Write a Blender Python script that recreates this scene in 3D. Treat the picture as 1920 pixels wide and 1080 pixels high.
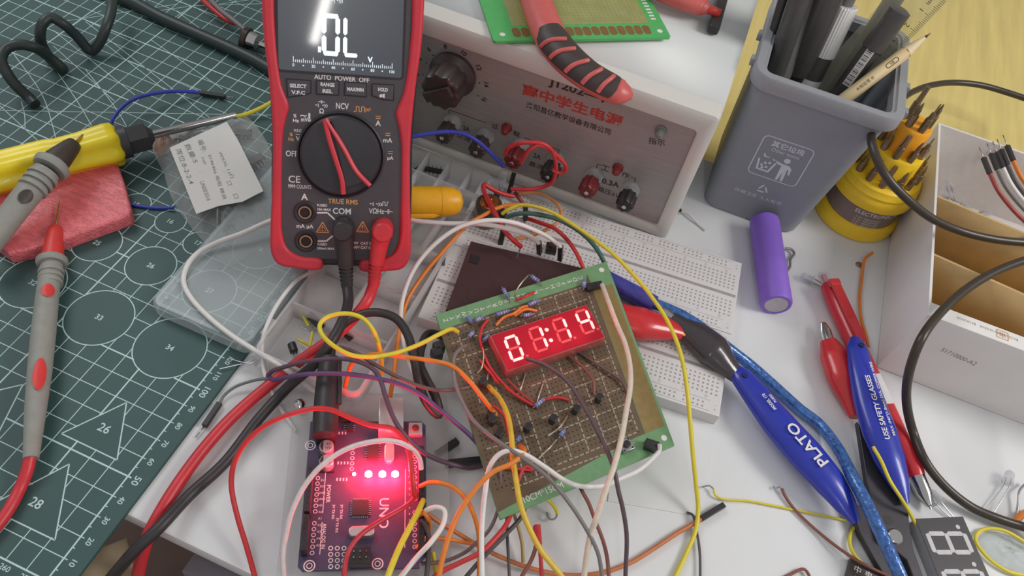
import bpy, bmesh, math, random
import numpy as np
from mathutils import Matrix, Vector

for o in list(bpy.data.objects):
    bpy.data.objects.remove(o)
SC = bpy.context.scene
COL = SC.collection
random.seed(7)

# ------------------------------------------------------------------ camera, world, lights, exposure
# world: millimetres in this script (x1/1000 when objects are made); X to the right across the mat, Y up the mat's ruler, Z up.
# z = 0 is the top of the cutting mat, z = -2 the top of the white tabletop.
S = 0.001
FPX = 1484.573
CAMR = np.array([[0.9167003, 0.3743794, 0.1396448], [0.3800362, -0.7089462, -0.5941109], [-0.1234222, 0.5976917, -0.7921689]])
CAMP = np.array([168.6346, -37.3844, 353.3808])
cam_data = bpy.data.cameras.new('camera')
cam = bpy.data.objects.new('camera', cam_data); COL.objects.link(cam)
cam_data.sensor_width = 36.0
cam_data.lens = 36.0 * FPX / 1920.0
cam_data.clip_start = 0.01
cam_data.clip_end = 20
mw = Matrix.Identity(4)
for i in range(3):
    mw[i][0] = CAMR[0][i]; mw[i][1] = -CAMR[1][i]; mw[i][2] = -CAMR[2][i]; mw[i][3] = CAMP[i] * S
cam.matrix_world = mw
SC.camera = cam

SC.view_settings.view_transform = 'Standard'
SC.view_settings.look = 'None'
SC.view_settings.gamma = 1.0
SC.view_settings.use_curve_mapping = False
SC.view_settings.exposure = -0.27

world = bpy.data.worlds.new('room'); SC.world = world
world.use_nodes = True
bg = world.node_tree.nodes['Background']
bg.inputs[0].default_value = (1.0, 0.97, 0.96, 1)
bg.inputs[1].default_value = 0.5

def area_light(name, loc, target, sx, sy, power, color=(1, 1, 1)):
    l = bpy.data.lights.new(name, 'AREA'); l.shape = 'RECTANGLE'; l.size = sx; l.size_y = sy; l.energy = power; l.color = color
    o = bpy.data.objects.new(name, l); COL.objects.link(o)
    d = Vector(target) - Vector(loc)
    o.matrix_world = Matrix.Translation(loc) @ d.to_track_quat('-Z', 'Y').to_matrix().to_4x4()
    return o
# the ceiling tube that mirrors in the meter's screen, a lamp on either side, and the pale ceiling's soft light
def tube_light(name, c, axis, length, width, power, color):
    o = area_light(name, c, (c[0], c[1], 0), width, length, power, color)
    y = Vector(axis).normalized(); z = Vector((0, 0, 1)); x = y.cross(z)
    o.matrix_world = Matrix(((x.x, y.x, z.x, c[0]), (x.y, y.y, z.y, c[1]), (x.z, y.z, z.z, c[2]), (0, 0, 0, 1)))
TUBE_A, TUBE_B = Vector((0.60, -1.50, 1.3)), Vector((0.40, -0.60, 1.3))
tube_light('tube_lamp', (TUBE_A + TUBE_B) / 2, TUBE_B - TUBE_A, (TUBE_B - TUBE_A).length, 0.026, 2.8, (1.0, 0.97, 0.93))
area_light('side_lamp', (0.97, 0.40, 0.75), (0.25, 0.25, 0), 0.34, 0.34, 6.6, (1.0, 0.965, 0.92))
area_light('left_lamp', (-0.75, 0.5, 0.95), (0.1, 0.2, 0), 0.5, 0.5, 4.6, (0.93, 0.97, 1.0))  # lamp on the left, read from shadows that fall to the right

# ------------------------------------------------------------------ helpers
def V(*a): return Vector(a)
def ray(x, y):
    return Vector((CAMR.T @ np.array([(x - 960) / FPX, (y - 540) / FPX, 1.0])).tolist())
CP = Vector(CAMP.tolist())
def at(x, y, z=0.0):
    d = ray(x, y); return CP + d * ((z - CP.z) / d.z)
def atp(x, y, P0, n):
    d = ray(x, y); return CP + d * ((P0 - CP).dot(n) / d.dot(n))
def depth(P): return float(CAMR[2] @ np.array(P - CP))
def mm(wpx, P): return wpx * depth(P) / FPX      # pixels -> millimetres at a point
def frame(o, x, y=None, z=None):
    o, x = Vector(o), Vector(x).normalized()
    if z is None:
        y = Vector(y); z = x.cross(y).normalized(); y = z.cross(x)
    else:
        z = Vector(z); y = z.cross(x).normalized(); z = x.cross(y)
    M = Matrix.Identity(4)
    for i in range(3):
        M[i][0], M[i][1], M[i][2], M[i][3] = x[i], y[i], z[i], o[i]
    return M
def flat(P, ang_or_dir, z=None):
    """frame on a level surface at P, x axis along a direction"""
    P = Vector(P)
    if isinstance(ang_or_dir, (int, float)): d = V(math.cos(ang_or_dir), math.sin(ang_or_dir), 0)
    else: d = Vector(ang_or_dir); d.z = 0
    return frame(P, d, z=V(0, 0, 1))
def loc(F, x, y, h=0.0):
    """local coordinates, in frame F, of the pixel ray where it meets the plane local z = h"""
    n = F.col[2].to_3d(); P0 = F.col[3].to_3d() + n * h
    return F.inverted() @ atp(x, y, P0, n)

def lin(c): return c / 12.92 if c <= 0.04045 else ((c + 0.055) / 1.055) ** 2.4
MATS = {}
def mat(name, rgb, rough=0.5, metal=0.0, var=0.08, scale=300.0, bump=0.0, bscale=None, gain=1.0, coat=0.0, spec=0.5, stretch=None):
    """rgb: sRGB 0-255; a noise texture varies the tone a little"""
    if name in MATS: return MATS[name]
    m = bpy.data.materials.new(name); m.use_nodes = True
    nt = m.node_tree; b = nt.nodes['Principled BSDF']
    c = [min(1, lin(v / 255.0) * gain) for v in rgb]
    tc = nt.nodes.new('ShaderNodeTexCoord'); nz = nt.nodes.new('ShaderNodeTexNoise')
    nz.inputs['Scale'].default_value = scale; nz.inputs['Detail'].default_value = 4
    src = tc.outputs['Object']
    if stretch:
        mp = nt.nodes.new('ShaderNodeMapping'); mp.inputs['Scale'].default_value = stretch[0]; mp.inputs['Rotation'].default_value = stretch[1]
        nt.links.new(src, mp.inputs['Vector']); src = mp.outputs['Vector']
    nt.links.new(src, nz.inputs['Vector'])
    rp = nt.nodes.new('ShaderNodeValToRGB')
    rp.color_ramp.elements[0].position = 0.3; rp.color_ramp.elements[1].position = 0.7
    rp.color_ramp.elements[0].color = [v * (1 - var) for v in c] + [1]
    rp.color_ramp.elements[1].color = [min(1, v * (1 + var)) for v in c] + [1]
    nt.links.new(nz.outputs['Fac'], rp.inputs['Fac']); nt.links.new(rp.outputs['Color'], b.inputs['Base Color'])
    b.inputs['Roughness'].default_value = rough; b.inputs['Metallic'].default_value = metal
    b.inputs['Specular IOR Level'].default_value = spec
    if coat: b.inputs['Coat Weight'].default_value = coat; b.inputs['Coat Roughness'].default_value = 0.05
    if bump:
        n2 = nt.nodes.new('ShaderNodeTexNoise'); n2.inputs['Scale'].default_value = bscale or scale; n2.inputs['Detail'].default_value = 3
        nt.links.new(src, n2.inputs['Vector'])
        bp = nt.nodes.new('ShaderNodeBump'); bp.inputs['Strength'].default_value = bump; bp.inputs['Distance'].default_value = 0.001
        nt.links.new(n2.outputs['Fac'], bp.inputs['Height']); nt.links.new(bp.outputs['Normal'], b.inputs['Normal'])
    MATS[name] = m; return m
def clear(name, rgb=(255, 255, 255), alpha=0.25, rough=0.1, tint=(255, 255, 255), bump=0.0, bscale=60, edge=0.4):
    """thin see-through plastic: mostly transparent, partly a glossy plastic film"""
    if name in MATS: return MATS[name]
    m = bpy.data.materials.new(name); m.use_nodes = True
    nt = m.node_tree; b = nt.nodes['Principled BSDF']; out = nt.nodes['Material Output']
    b.inputs['Base Color'].default_value = [lin(v / 255) for v in rgb] + [1]; b.inputs['Roughness'].default_value = rough
    tr = nt.nodes.new('ShaderNodeBsdfTransparent'); tr.inputs[0].default_value = [lin(v / 255) for v in tint] + [1]
    mx = nt.nodes.new('ShaderNodeMixShader'); fr = nt.nodes.new('ShaderNodeLayerWeight'); fr.inputs[0].default_value = 0.5
    pw = nt.nodes.new('ShaderNodeMath'); pw.operation = 'POWER'; pw.inputs[1].default_value = 3.0
    nt.links.new(fr.outputs['Facing'], pw.inputs[0])
    p2 = nt.nodes.new('ShaderNodeMath'); p2.operation = 'MULTIPLY_ADD'; p2.inputs[1].default_value = edge; p2.inputs[2].default_value = 0.025
    nt.links.new(pw.outputs[0], p2.inputs[0])
    nz = nt.nodes.new('ShaderNodeTexNoise'); nz.inputs['Scale'].default_value = bscale; nz.inputs['Detail'].default_value = 5
    tc = nt.nodes.new('ShaderNodeTexCoord'); nt.links.new(tc.outputs['Object'], nz.inputs['Vector'])
    ma = nt.nodes.new('ShaderNodeMath'); ma.operation = 'MULTIPLY_ADD'; ma.inputs[1].default_value = alpha * 0.5; ma.inputs[2].default_value = alpha * 0.75
    nt.links.new(nz.outputs['Fac'], ma.inputs[0])
    ad = nt.nodes.new('ShaderNodeMath'); ad.operation = 'ADD'; ad.use_clamp = True
    nt.links.new(ma.outputs[0], ad.inputs[0]); nt.links.new(p2.outputs[0], ad.inputs[1])
    if bump:
        bp = nt.nodes.new('ShaderNodeBump'); bp.inputs['Strength'].default_value = bump; bp.inputs['Distance'].default_value = 0.002
        nt.links.new(nz.outputs['Fac'], bp.inputs['Height'])
        nt.links.new(bp.outputs['Normal'], b.inputs['Normal']); nt.links.new(bp.outputs['Normal'], fr.inputs['Normal'])
    nt.links.new(ad.outputs[0], mx.inputs[0]); nt.links.new(tr.outputs[0], mx.inputs[1]); nt.links.new(b.outputs[0], mx.inputs[2])
    nt.links.new(mx.outputs[0], out.inputs['Surface'])
    MATS[name] = m; return m
def glow(name, rgb, strength):
    if name in MATS: return MATS[name]
    m = bpy.data.materials.new(name); m.use_nodes = True
    b = m.node_tree.nodes['Principled BSDF']; c = [lin(v / 255) for v in rgb] + [1]
    b.inputs['Base Color'].default_value = c; b.inputs['Emission Color'].default_value = c; b.inputs['Emission Strength'].default_value = strength
    b.inputs['Roughness'].default_value = 0.4
    nz = m.node_tree.nodes.new('ShaderNodeTexNoise'); nz.inputs['Scale'].default_value = 400
    MATS[name] = m; return m

def rr(w, h, r, n=5, cx=0.0, cy=0.0):
    pts = []
    for k, (sx, sy) in enumerate(((1, 1), (-1, 1), (-1, -1), (1, -1))):
        for i in range(n + 1):
            a = math.pi / 2 * (k + i / n)
            pts.append((cx + sx * (w / 2 - r) + r * math.cos(a), cy + sy * (h / 2 - r) + r * math.sin(a)))
    return pts
def ring(r, n=24, cx=0.0, cy=0.0, a0=0.0, ry=None):
    ry = ry or r
    return [(cx + r * math.cos(a0 + 2 * math.pi * i / n), cy + ry * math.sin(a0 + 2 * math.pi * i / n)) for i in range(n)]
def catmull(pts, step=None, closed=False, n=8):
    P = [np.array(p, float) for p in pts]; out = []
    N = len(P)
    if N < 3 and not closed: return [Vector(p.tolist()) for p in P]
    for i in range(N if closed else N - 1):
        p1, p2 = P[i], P[(i + 1) % N]
        p0 = P[i - 1] if (i > 0 or closed) else 2 * p1 - p2
        p3 = P[(i + 2) % N] if (i + 2 < N or closed) else 2 * p2 - p1
        # centripetal
        d1 = max(1e-6, np.linalg.norm(p1 - p0)) ** .5; d2 = max(1e-6, np.linalg.norm(p2 - p1)) ** .5; d3 = max(1e-6, np.linalg.norm(p3 - p2)) ** .5
        m1 = (p2 - p1) - 0 * p1; 
        t1 = d2 * ((p1 - p0) / d1 - (p2 - p0) / (d1 + d2) + (p2 - p1) / d2)
        t2 = d2 * ((p2 - p1) / d2 - (p3 - p1) / (d2 + d3) + (p3 - p2) / d3)
        for k in range(n):
            t = k / n; t_2, t_3 = t * t, t * t * t
            out.append((2 * t_3 - 3 * t_2 + 1) * p1 + (t_3 - 2 * t_2 + t) * t1 + (-2 * t_3 + 3 * t_2) * p2 + (t_3 - t_2) * t2)
    if not closed: out.append(P[-1])
    return [Vector(p.tolist()) for p in out]
def area2(o): return sum(o[i][0] * o[(i + 1) % len(o)][1] - o[(i + 1) % len(o)][0] * o[i][1] for i in range(len(o)))
def inset(o, d):
    n = len(o); out = []
    for i in range(n):
        p0, p1, p2 = o[i - 1], o[i], o[(i + 1) % n]
        a = (p1[0] - p0[0], p1[1] - p0[1]); b = (p2[0] - p1[0], p2[1] - p1[1])
        la = math.hypot(*a) or 1; lb = math.hypot(*b) or 1
        na = (-a[1] / la, a[0] / la); nb = (-b[1] / lb, b[0] / lb)
        m = (na[0] + nb[0], na[1] + nb[1]); k = 1 + na[0] * nb[0] + na[1] * nb[1]
        k = max(k, 0.35)
        out.append((p1[0] + m[0] / k * d, p1[1] + m[1] / k * d))
    return out

class MB:
    def __init__(s, F=None):
        s.v, s.f, s.mi, s.F, s.cur, s.caps = [], [], [], F or Matrix.Identity(4), 0, []
    def add(s, vs, fs):
        k = len(s.v); s.v += [s.F @ Vector(p) for p in vs]
        s.f += [[i + k for i in f] for f in fs]; s.mi += [s.cur] * len(fs); return s
    def rings(s, rs, cap0=True, cap1=True, closed=False):
        n = len(rs[0]); vs = [p for r in rs for p in r]; fs = []
        R = len(rs)
        for j in range(R if closed else R - 1):
            a, b = j * n, ((j + 1) % R) * n
            for i in range(n):
                fs.append([a + i, a + (i + 1) % n, b + (i + 1) % n, b + i])
        base = len(s.f)
        if cap0 and not closed: s.caps.append(base + len(fs)); fs.append(list(range(n))[::-1])
        if cap1 and not closed: s.caps.append(base + len(fs)); fs.append([(R - 1) * n + i for i in range(n)])
        return s.add(vs, fs)
    def prism(s, o, z0, z1, bev=0.0, bot=0.0, segs=2):
        """outline in the frame's xy, from z0 up to z1, edges rounded by bev (top) and bot (bottom)"""
        o = [(p[0], p[1]) for p in o]
        if area2(o) < 0: o = o[::-1]
        rs = []
        if bot:
            for k in range(segs + 1):
                a = math.pi / 2 * k / segs; rs.append([(x, y, z0 + bot * (1 - math.sin(a))) for x, y in inset(o, bot * (1 - math.cos(a)))][:])
            rs = rs[::-1] if False else [[(x, y, z0 + bot * (1 - math.cos(math.pi / 2 * k / segs))) for x, y in inset(o, bot * (1 - math.sin(math.pi / 2 * k / segs)))] for k in range(segs + 1)]
        else: rs.append([(x, y, z0) for x, y in o])
        if bev:
            for k in range(segs + 1):
                a = math.pi / 2 * k / segs
                rs.append([(x, y, z1 - bev * (1 - math.sin(a))) for x, y in inset(o, bev * (1 - math.cos(a)))])
        else: rs.append([(x, y, z1) for x, y in o])
        return s.rings(rs)
    def box(s, x0, x1, y0, y1, z0, z1, bev=0.0, bot=None):
        return s.prism([(x0, y0), (x1, y0), (x1, y1), (x0, y1)], z0, z1, bev, bev if bot is None else bot)
    def lathe(s, prof, n=24, F=None, cap0=True, cap1=True, sx=1, sy=1):
        """profile of (radius, z) about the frame's z axis"""
        G = s.F
        if F is not None: s.F = s.F @ F
        s.rings([[(max(r, 1e-4) * sx * math.cos(2 * math.pi * i / n), max(r, 1e-4) * sy * math.sin(2 * math.pi * i / n), z) for i in range(n)] for r, z in prof], cap0, cap1)
        s.F = G; return s
    def rod(s, p0, p1, r0, r1=None, n=12):
        """cylinder or cone between two points"""
        p0, p1 = Vector(p0), Vector(p1); r1 = r0 if r1 is None else r1
        return s.tube([p0, p1], [r0, r1], n)
    def tube(s, pts, r, n=10, cap=True, closed=False, flatten=None):
        pts = [Vector(p) for p in pts]; N = len(pts)
        R = r if isinstance(r, (list, tuple)) else [r] * N
        tang = []
        for i in range(N):
            if closed: t = pts[(i + 1) % N] - pts[i - 1]
            else: t = pts[min(i + 1, N - 1)] - pts[max(i - 1, 0)]
            tang.append(t.normalized() if t.length > 1e-9 else V(0, 0, 1))
        up = V(0, 0, 1) if abs(tang[0].z) < 0.9 else V(1, 0, 0)
        nx = tang[0].cross(up).normalized(); rs = []
        for i in range(N):
            t = tang[i]; nx = (nx - t * nx.dot(t))
            nx = nx.normalized() if nx.length > 1e-6 else t.orthogonal().normalized()
            ny = t.cross(nx)
            fx, fy = flatten or (1, 1)
            rs.append([pts[i] + (nx * fx * math.cos(2 * math.pi * k / n) + ny * fy * math.sin(2 * math.pi * k / n)) * R[i] for k in range(n)])
        return s.rings(rs, cap, cap, closed)
    def ball(s, c, r, n=12, F=None, sz=1.0):
        prof = [(r * math.sin(math.pi * k / 8), -r * sz * math.cos(math.pi * k / 8)) for k in range(9)]
        return s.lathe(prof, n, (F or Matrix.Identity(4)) @ Matrix.Translation(c))
    def strip(s, p0, p1, w, z=0.0):
        """flat printed line in the frame's xy plane"""
        p0, p1 = Vector(p0[:2]), Vector(p1[:2]); d = p1 - p0
        if d.length < 1e-6: return s
        nn = Vector((-d.y, d.x)).normalized() * w / 2
        return s.add([(p.x, p.y, z) for p in (p0 - nn, p1 - nn, p1 + nn, p0 + nn)], [[0, 1, 2, 3]])
    def poly(s, o, z=0.0):
        o = [(p[0], p[1]) for p in o]
        if area2(o) < 0: o = o[::-1]
        return s.add([(x, y, z) for x, y in o], [list(range(len(o)))])
    def loop(s, pts, w, z=0.0, closed=True):
        for i in range(len(pts) if closed else len(pts) - 1): s.strip(pts[i], pts[(i + 1) % len(pts)], w, z)
        return s
    def text(s, body, x, y, h=None, w=None, ang=0.0, z=0.05, bold=0.0, align=0.5, shear=0.0):
        """lettering in the frame's xy plane: h = height of the letters (or w = width of the line), centred on x, y"""
        t = text_mesh(body, bold, shear)
        if not t: return s
        vs, fs, (x0, x1, y0, y1) = t
        tw, th = x1 - x0, y1 - y0
        ky = (h / th) if h else w / tw
        kx = (w / tw) if w else ky
        ca, sa = math.cos(ang), math.sin(ang)
        out = []
        for p in vs:
            a = (p[0] - x0 - tw * align) * kx; b = (p[1] - (y0 + y1) / 2) * ky
            out.append((x + a * ca - b * sa, y + a * sa + b * ca, z))
        return s.add(out, fs)
    def build(s, name, m, parent=None, smooth=35):
        me = bpy.data.meshes.new(name)
        if parent is not None:
            W = FR[parent.name]
        elif s.v:
            xs = [p.x for p in s.v]; ys = [p.y for p in s.v]; zs = [p.z for p in s.v]
            W = Matrix.Translation(((min(xs) + max(xs)) / 2, (min(ys) + max(ys)) / 2, min(zs)))
        else: W = Matrix.Identity(4)
        I = W.inverted()
        me.from_pydata([(I @ p) * S for p in s.v], [], s.f)
        ms = m if isinstance(m, (list, tuple)) else [m]
        for k in ms: me.materials.append(k)
        if len(ms) > 1: me.polygons.foreach_set('material_index', s.mi)
        me.validate()
        if smooth:
            sm = [True] * len(me.polygons)
            if len(sm) == len(s.f):
                for k in s.caps: sm[k] = False
            me.set_sharp_from_angle(angle=math.radians(smooth))
            me.polygons.foreach_set('use_smooth', sm)
        me.update()
        o = bpy.data.objects.new(name, me); COL.objects.link(o)
        if parent is not None: o.parent = parent
        else:
            o.matrix_world = Matrix.Translation(W.translation * S)
        FR[o.name] = W
        return o
FR = {}
_TX = {}
_tc = bpy.data.curves.new('lettering', 'FONT')
def text_mesh(body, bold, shear):
    key = (body, bold, shear)
    if key in _TX: return _TX[key]
    tmp = bpy.data.scenes.get('lettering') or bpy.data.scenes.new('lettering')
    c = bpy.data.curves.new('lettering', 'FONT'); c.body = body; c.offset = bold; c.shear = shear; c.resolution_u = 3
    o = bpy.data.objects.new('lettering', c); tmp.collection.objects.link(o)
    vl = tmp.view_layers[0]; vl.update()
    dg = vl.depsgraph
    me = o.evaluated_get(dg).to_mesh() if dg.id_eval_get(o) else o.to_mesh()
    if me is None or not me.vertices: me = o.to_mesh()
    vs = [tuple(v.co) for v in me.vertices]; fs = [list(p.vertices) for p in me.polygons]
    o.to_mesh_clear(); bpy.data.objects.remove(o); bpy.data.curves.remove(c)
    if not vs: return None
    r = (vs, fs, (min(v[0] for v in vs), max(v[0] for v in vs), min(v[1] for v in vs), max(v[1] for v in vs)))
    _TX[key] = r; return r

def props(o, label=None, cat=None, group=None, kind=None):
    if label: o['label'] = label
    if cat: o['category'] = cat
    if group: o['group'] = group
    if kind: o['kind'] = kind
    return o
def thing(name, label, cat, F, group=None):
    o = bpy.data.objects.new(name, None); COL.objects.link(o); o.empty_display_size = 0.01
    M = F.copy(); M.translation = F.translation * S
    o.matrix_world = M; FR[o.name] = F.copy()
    return props(o, label, cat, group)
def solo(mb, name, m, label, cat, group=None, smooth=35):
    return props(mb.build(name, m, None, smooth), label, cat, group)
def struct(mb, name, m): return props(mb.build(name, m), kind='structure')
def copy_thing(src, F, label, group=None):
    """a copy of a thing with copies of its parts and their parts"""
    r = src.copy(); COL.objects.link(r); M = F.copy(); M.translation = F.translation * S; r.matrix_world = M
    FR[r.name] = F.copy(); r['label'] = label
    if group: r['group'] = group
    for ch in [c for c in bpy.data.objects if c.parent == src]:
        d = ch.copy(); COL.objects.link(d); d.parent = r; FR[d.name] = F.copy()
        for g in [c for c in bpy.data.objects if c.parent == ch]:
            e = g.copy(); COL.objects.link(e); e.parent = d; FR[e.name] = F.copy()
    return r
def path(pts, n=7):
    """(pixel x, pixel y, height) points -> smooth world points"""
    return catmull([at(*p) for p in pts], n=n)
def wire(pts, wpx, m, label, name='jumper_wire', cat='wire', group=None, n=8, sides=8, world=None):
    if world is None and pts[-1][1] >= 1075 and pts[-1][2] > 2:      # past the picture's lower edge the wire comes down onto the tabletop
        a, b = at(*pts[-2]), at(*pts[-1]); d = (b - a).normalized() * 22
        pts = list(pts); W = catmull([at(*p) for p in pts] + [V(b.x + d.x, b.y + d.y, b.z * .45), V(b.x + d.x * 1.9, b.y + d.y * 1.9, ZT + 1.1 if b.y + d.y * 1.9 > 37 else ZT - 6)], n=n)
    else: W = world or path(pts, n)
    r = mm(wpx, W[len(W) // 2]) / 2
    o = MB().tube(W, r, sides).build(name, m, None, 60)
    o['R'] = 0; del o['R']
    props(o, label, cat, group)
    return o, W, r
def housing(parent, P, d, L, w, m, name='pin_housing', up=None, h=None):
    """a square plug body starting at P along d"""
    d = Vector(d).normalized(); up = Vector(up) if up else (V(0, 0, 1) if abs(d.z) < .9 else V(1, 0, 0))
    F = frame(P, d, y=up.cross(d).normalized())
    h = h or w
    return MB(F).box(0, L, -w / 2, w / 2, -h / 2, h / 2, 0.25).build(name, m, parent)
# ------------------------------------------------------------------ the setting: tabletop, wooden desk, floor
ZT = -2.0
M_white = mat('white_laminate', (222, 224, 226), 0.45, var=0.02, scale=25, bump=0.02, bscale=900)
M_wood = mat('pale_wood', (216, 196, 124), 0.5, var=0.1, scale=14, stretch=((9, .7, 1), (0, 0, math.radians(-8))), bump=0.03)
M_darkwood = mat('brown_wood', (84, 62, 54), 0.6, var=0.2, scale=20)
M_grey = mat('grey_panel', (126, 120, 128), 0.5, var=0.04)
M_tan = mat('tan_board', (190, 170, 140), 0.6, var=0.1, scale=30)
mb = MB().box(-1800, 2200, -1800, 1740, -780, -740); struct(mb, 'floor', M_darkwood)
M_wall = mat('wall_paint', (214, 212, 206), 0.8, var=0.02)
struct(MB().box(-1800, 2200, 1700, 1740, -780, 1700), 'wall_back', M_wall)
mb = MB().box(-420, 900, 70, 1300, -50, -25, 1); t = solo(mb, 'wooden_desk', M_wood, 'yellowish wooden desk top under the white tabletop', 'desk')
mb = MB().prism([(-340, 36), (560, 36), (560, 395), (-340, 395)], -13, ZT, 1.2, 1.0)
top = solo(mb, 'white_tabletop', M_white, 'white tabletop that the breadboards, box and power supply stand on', 'tabletop')
MB().prism([(-338, 39), (558, 39), (558, 393), (-338, 393)], -25, -12.8).build('under_frame', M_white, top)
solo(MB().box(36, 560, 30, 66, -330, -26, 2), 'grey_drawer', M_grey, 'grey drawer front below the edge of the white tabletop', 'drawer')
Fb = flat(V(1, 10, -26), math.radians(50))
solo(MB(Fb).box(-60, 20, -13, 11, -14, 0, 1), 'wooden_batten', M_tan, 'tan wooden batten under the corner of the green cutting mat', 'batten')
solo(MB(flat(V(25, 5, -40), math.radians(40))).box(-30, 16, -9, 9, -14, 0, 1), 'tan_offcut', M_tan, 'small tan offcut below the corner of the white tabletop, beside the test leads', 'wood')

# ------------------------------------------------------------------ green cutting mat, printed with a centimetre grid
M_mat = mat('mat_vinyl', (56, 86, 84), 0.55, var=0.05, scale=60, bump=0.03, bscale=2500)
M_matline = mat('mat_print', (190, 218, 217), 0.6, var=0.03)
matb = MB().prism(rr(312, 462, 8, 4, -146, 216), -2, 0, 0.5)
cmat = solo(matb, 'cutting_mat', M_mat, 'green cutting mat printed with a white grid, circles and triangles', 'mat')
CIRC = []
for (x, y, r, num) in ((182, 455, 12.6, '25'), (186, 595, 16.6, '33'), (319, 652, 17.5, '34'), (62, 530, 15.9, '32'), (393, 545, 13.6, '27'), (320, 415, 8.3, '16'), (283, 498, 12.9, '26'), (255, 383, 8, '15'), (372, 456, 8, '17'), (486, 466, 14, '28'), (478, 2, 26, '51')):
    c = at(x, y); CIRC.append((c.x, c.y, r, num))
CIRC[-1] = (-62, 356, 25.5, '51')
TRI = []
for pts, num, c in ((((237.5, 754.7), (115, 813), (219.4, 863)), '26', (196, 803)), (((130, 870), (-25, 951), (103, 1013)), '28', (68, 943)), (((-60, 745), (43, 721), (-20, 845)), '24', (-20, 770))):
    TRI.append(([at(*p) for p in pts], num, at(*c)))
def inside(x, y):
    for cx, cy, r, _ in CIRC:
        if (x - cx) ** 2 + (y - cy) ** 2 < r * r: return True
    for P, _, _ in TRI:
        s = [(P[(i + 1) % 3].x - P[i].x) * (y - P[i].y) - (P[(i + 1) % 3].y - P[i].y) * (x - P[i].x) for i in range(3)]
        if all(v > 0 for v in s) or all(v < 0 for v in s): return True
    return False
g = MB()
def clipped(x0, y0, x1, y1, w, z, keep=False):
    n = int(math.hypot(x1 - x0, y1 - y0) / 0.6) + 1; st = None
    for i in range(n + 1):
        t = i / n; ins = (not keep) and inside(x0 + (x1 - x0) * t, y0 + (y1 - y0) * t)
        if not ins and st is None: st = t
        if (ins or i == n) and st is not None:
            g.strip((x0 + (x1 - x0) * st, y0 + (y1 - y0) * st), (x0 + (x1 - x0) * t, y0 + (y1 - y0) * t), w, z); st = None
for u in range(0, 431, 10):
    th = u % 50 == 0; clipped(-280, u, 1.8 if u else 0, u, 0.75 if th else 0.42, 0.03)
for v in range(0, 281, 10):
    th = v % 50 == 30 or v == 0; clipped(-v, 0, -v, 430, 0.75 if th else 0.42, 0.034)
for u in range(5, 430, 10): g.strip((0, u), (1.3, u), 0.4, 0.03)
for u in range(10, 431, 10):
    big = u % 50 == 0; g.text(str(u), 4.6, u - 0.3, 3.2 if big else 2.5, ang=-math.pi / 2, z=0.03, bold=0.012)
for v in range(10, 281, 10): g.text(str(280 - v), -v + 2, -2.6, 2.4, z=0.03, bold=0.012)
for cx, cy, r, num in CIRC:
    g.loop(ring(r, 64, cx, cy), 0.55, 0.04); g.text(num, cx, cy, 3.0 if r < 20 else 4, z=0.03, bold=0.015)
for P, num, c in TRI:
    g.loop([(p.x, p.y) for p in P], 0.6, 0.04); g.text(num, c.x, c.y, 4.2, z=0.03, bold=0.01)
# the fan of angle lines and the arcs in the mat's far part
for a, b in (((0, 207), (510, 216)), ((100, 57), (253, 178)), ((100, 86), (215, 190)), ((192, 78), (312, 171)), ((240, 113), (375, 172)), ((282, 74), (417, 167)), ((160, 40), (395, 222)), ((330, 20), (505, 150)), ((230, 15), (505, 120)),
             ((155, 35), (330, 8)), ((155, 35), (260, 85)), ((155, 35), (190, 20)), ((155, 35), (120, 60)), ((155, 35), (100, 42)), ((360, 11), (520, 6)), ((360, 11), (300, 20)), ((360, 11), (420, 42)), ((360, 11), (310, 45)), ((410, 8), (520, -8)), ((-20, 180), (110, 300))):
    p, q = at(*a), at(*b); g.strip((p.x, p.y), (q.x, q.y), 0.4, 0.037)
for a, b, c in (((25, 100), (80, 180), (106, 262)), ((100, 125), (145, 190), (180, 250)), ((160, 130), (215, 200), (245, 250)), ((40, 190), (46, 215), (47, 242)), ((20, 280), (45, 272), (70, 285))):
    cv = catmull([at(*a), at(*b), at(*c)], n=10); g.loop([(p.x, p.y) for p in cv], 0.42, 0.037, closed=False)
g.build('printed_grid', M_matline, cmat, 0)

# ------------------------------------------------------------------ the white student power supply
PA, PB = at(768, 277, ZT), at(1243, 441, ZT)
fd = (at(1310, 240, 88) - at(785, 55, 88)); fd.z = 0; fd.normalize()
PC = at(1030, 374, ZT)
FP = frame(PC, fd, z=V(fd.y, -fd.x, 0))          # front plane: x along the front, y up, z out of the panel
inP = FP.inverted()
R0 = (inP @ PB).x + 2.5; L0 = R0 - 226
PSH, PSD = 97, 190
M_psu = mat('psu_white', (214, 219, 219), 0.4, var=0.015, scale=20, bump=0.02, bscale=1500)
M_psufr = mat('psu_frame_plastic', (214, 212, 206), 0.35, var=0.03, scale=15)
M_panel = mat('brushed_panel', (160, 156, 154), 0.42, 0.25, var=0.06, scale=40, stretch=((1, 14, 1), (0, 0, 0)))
M_ink = mat('black_ink', (52, 48, 48), 0.6, var=0.1)
M_redink = mat('red_ink', (176, 62, 52), 0.6, var=0.1)
psu = thing('power_supply', 'white bench power supply with a grey front panel of terminals and a big black dial', 'power supply', FP)
b = MB(FP); b.prism([(L0, 3), (R0, 3), (R0, PSH), (L0, PSH)], -PSD, -9, 0, 0)
b.build('cabinet', M_psu, psu)
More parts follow.
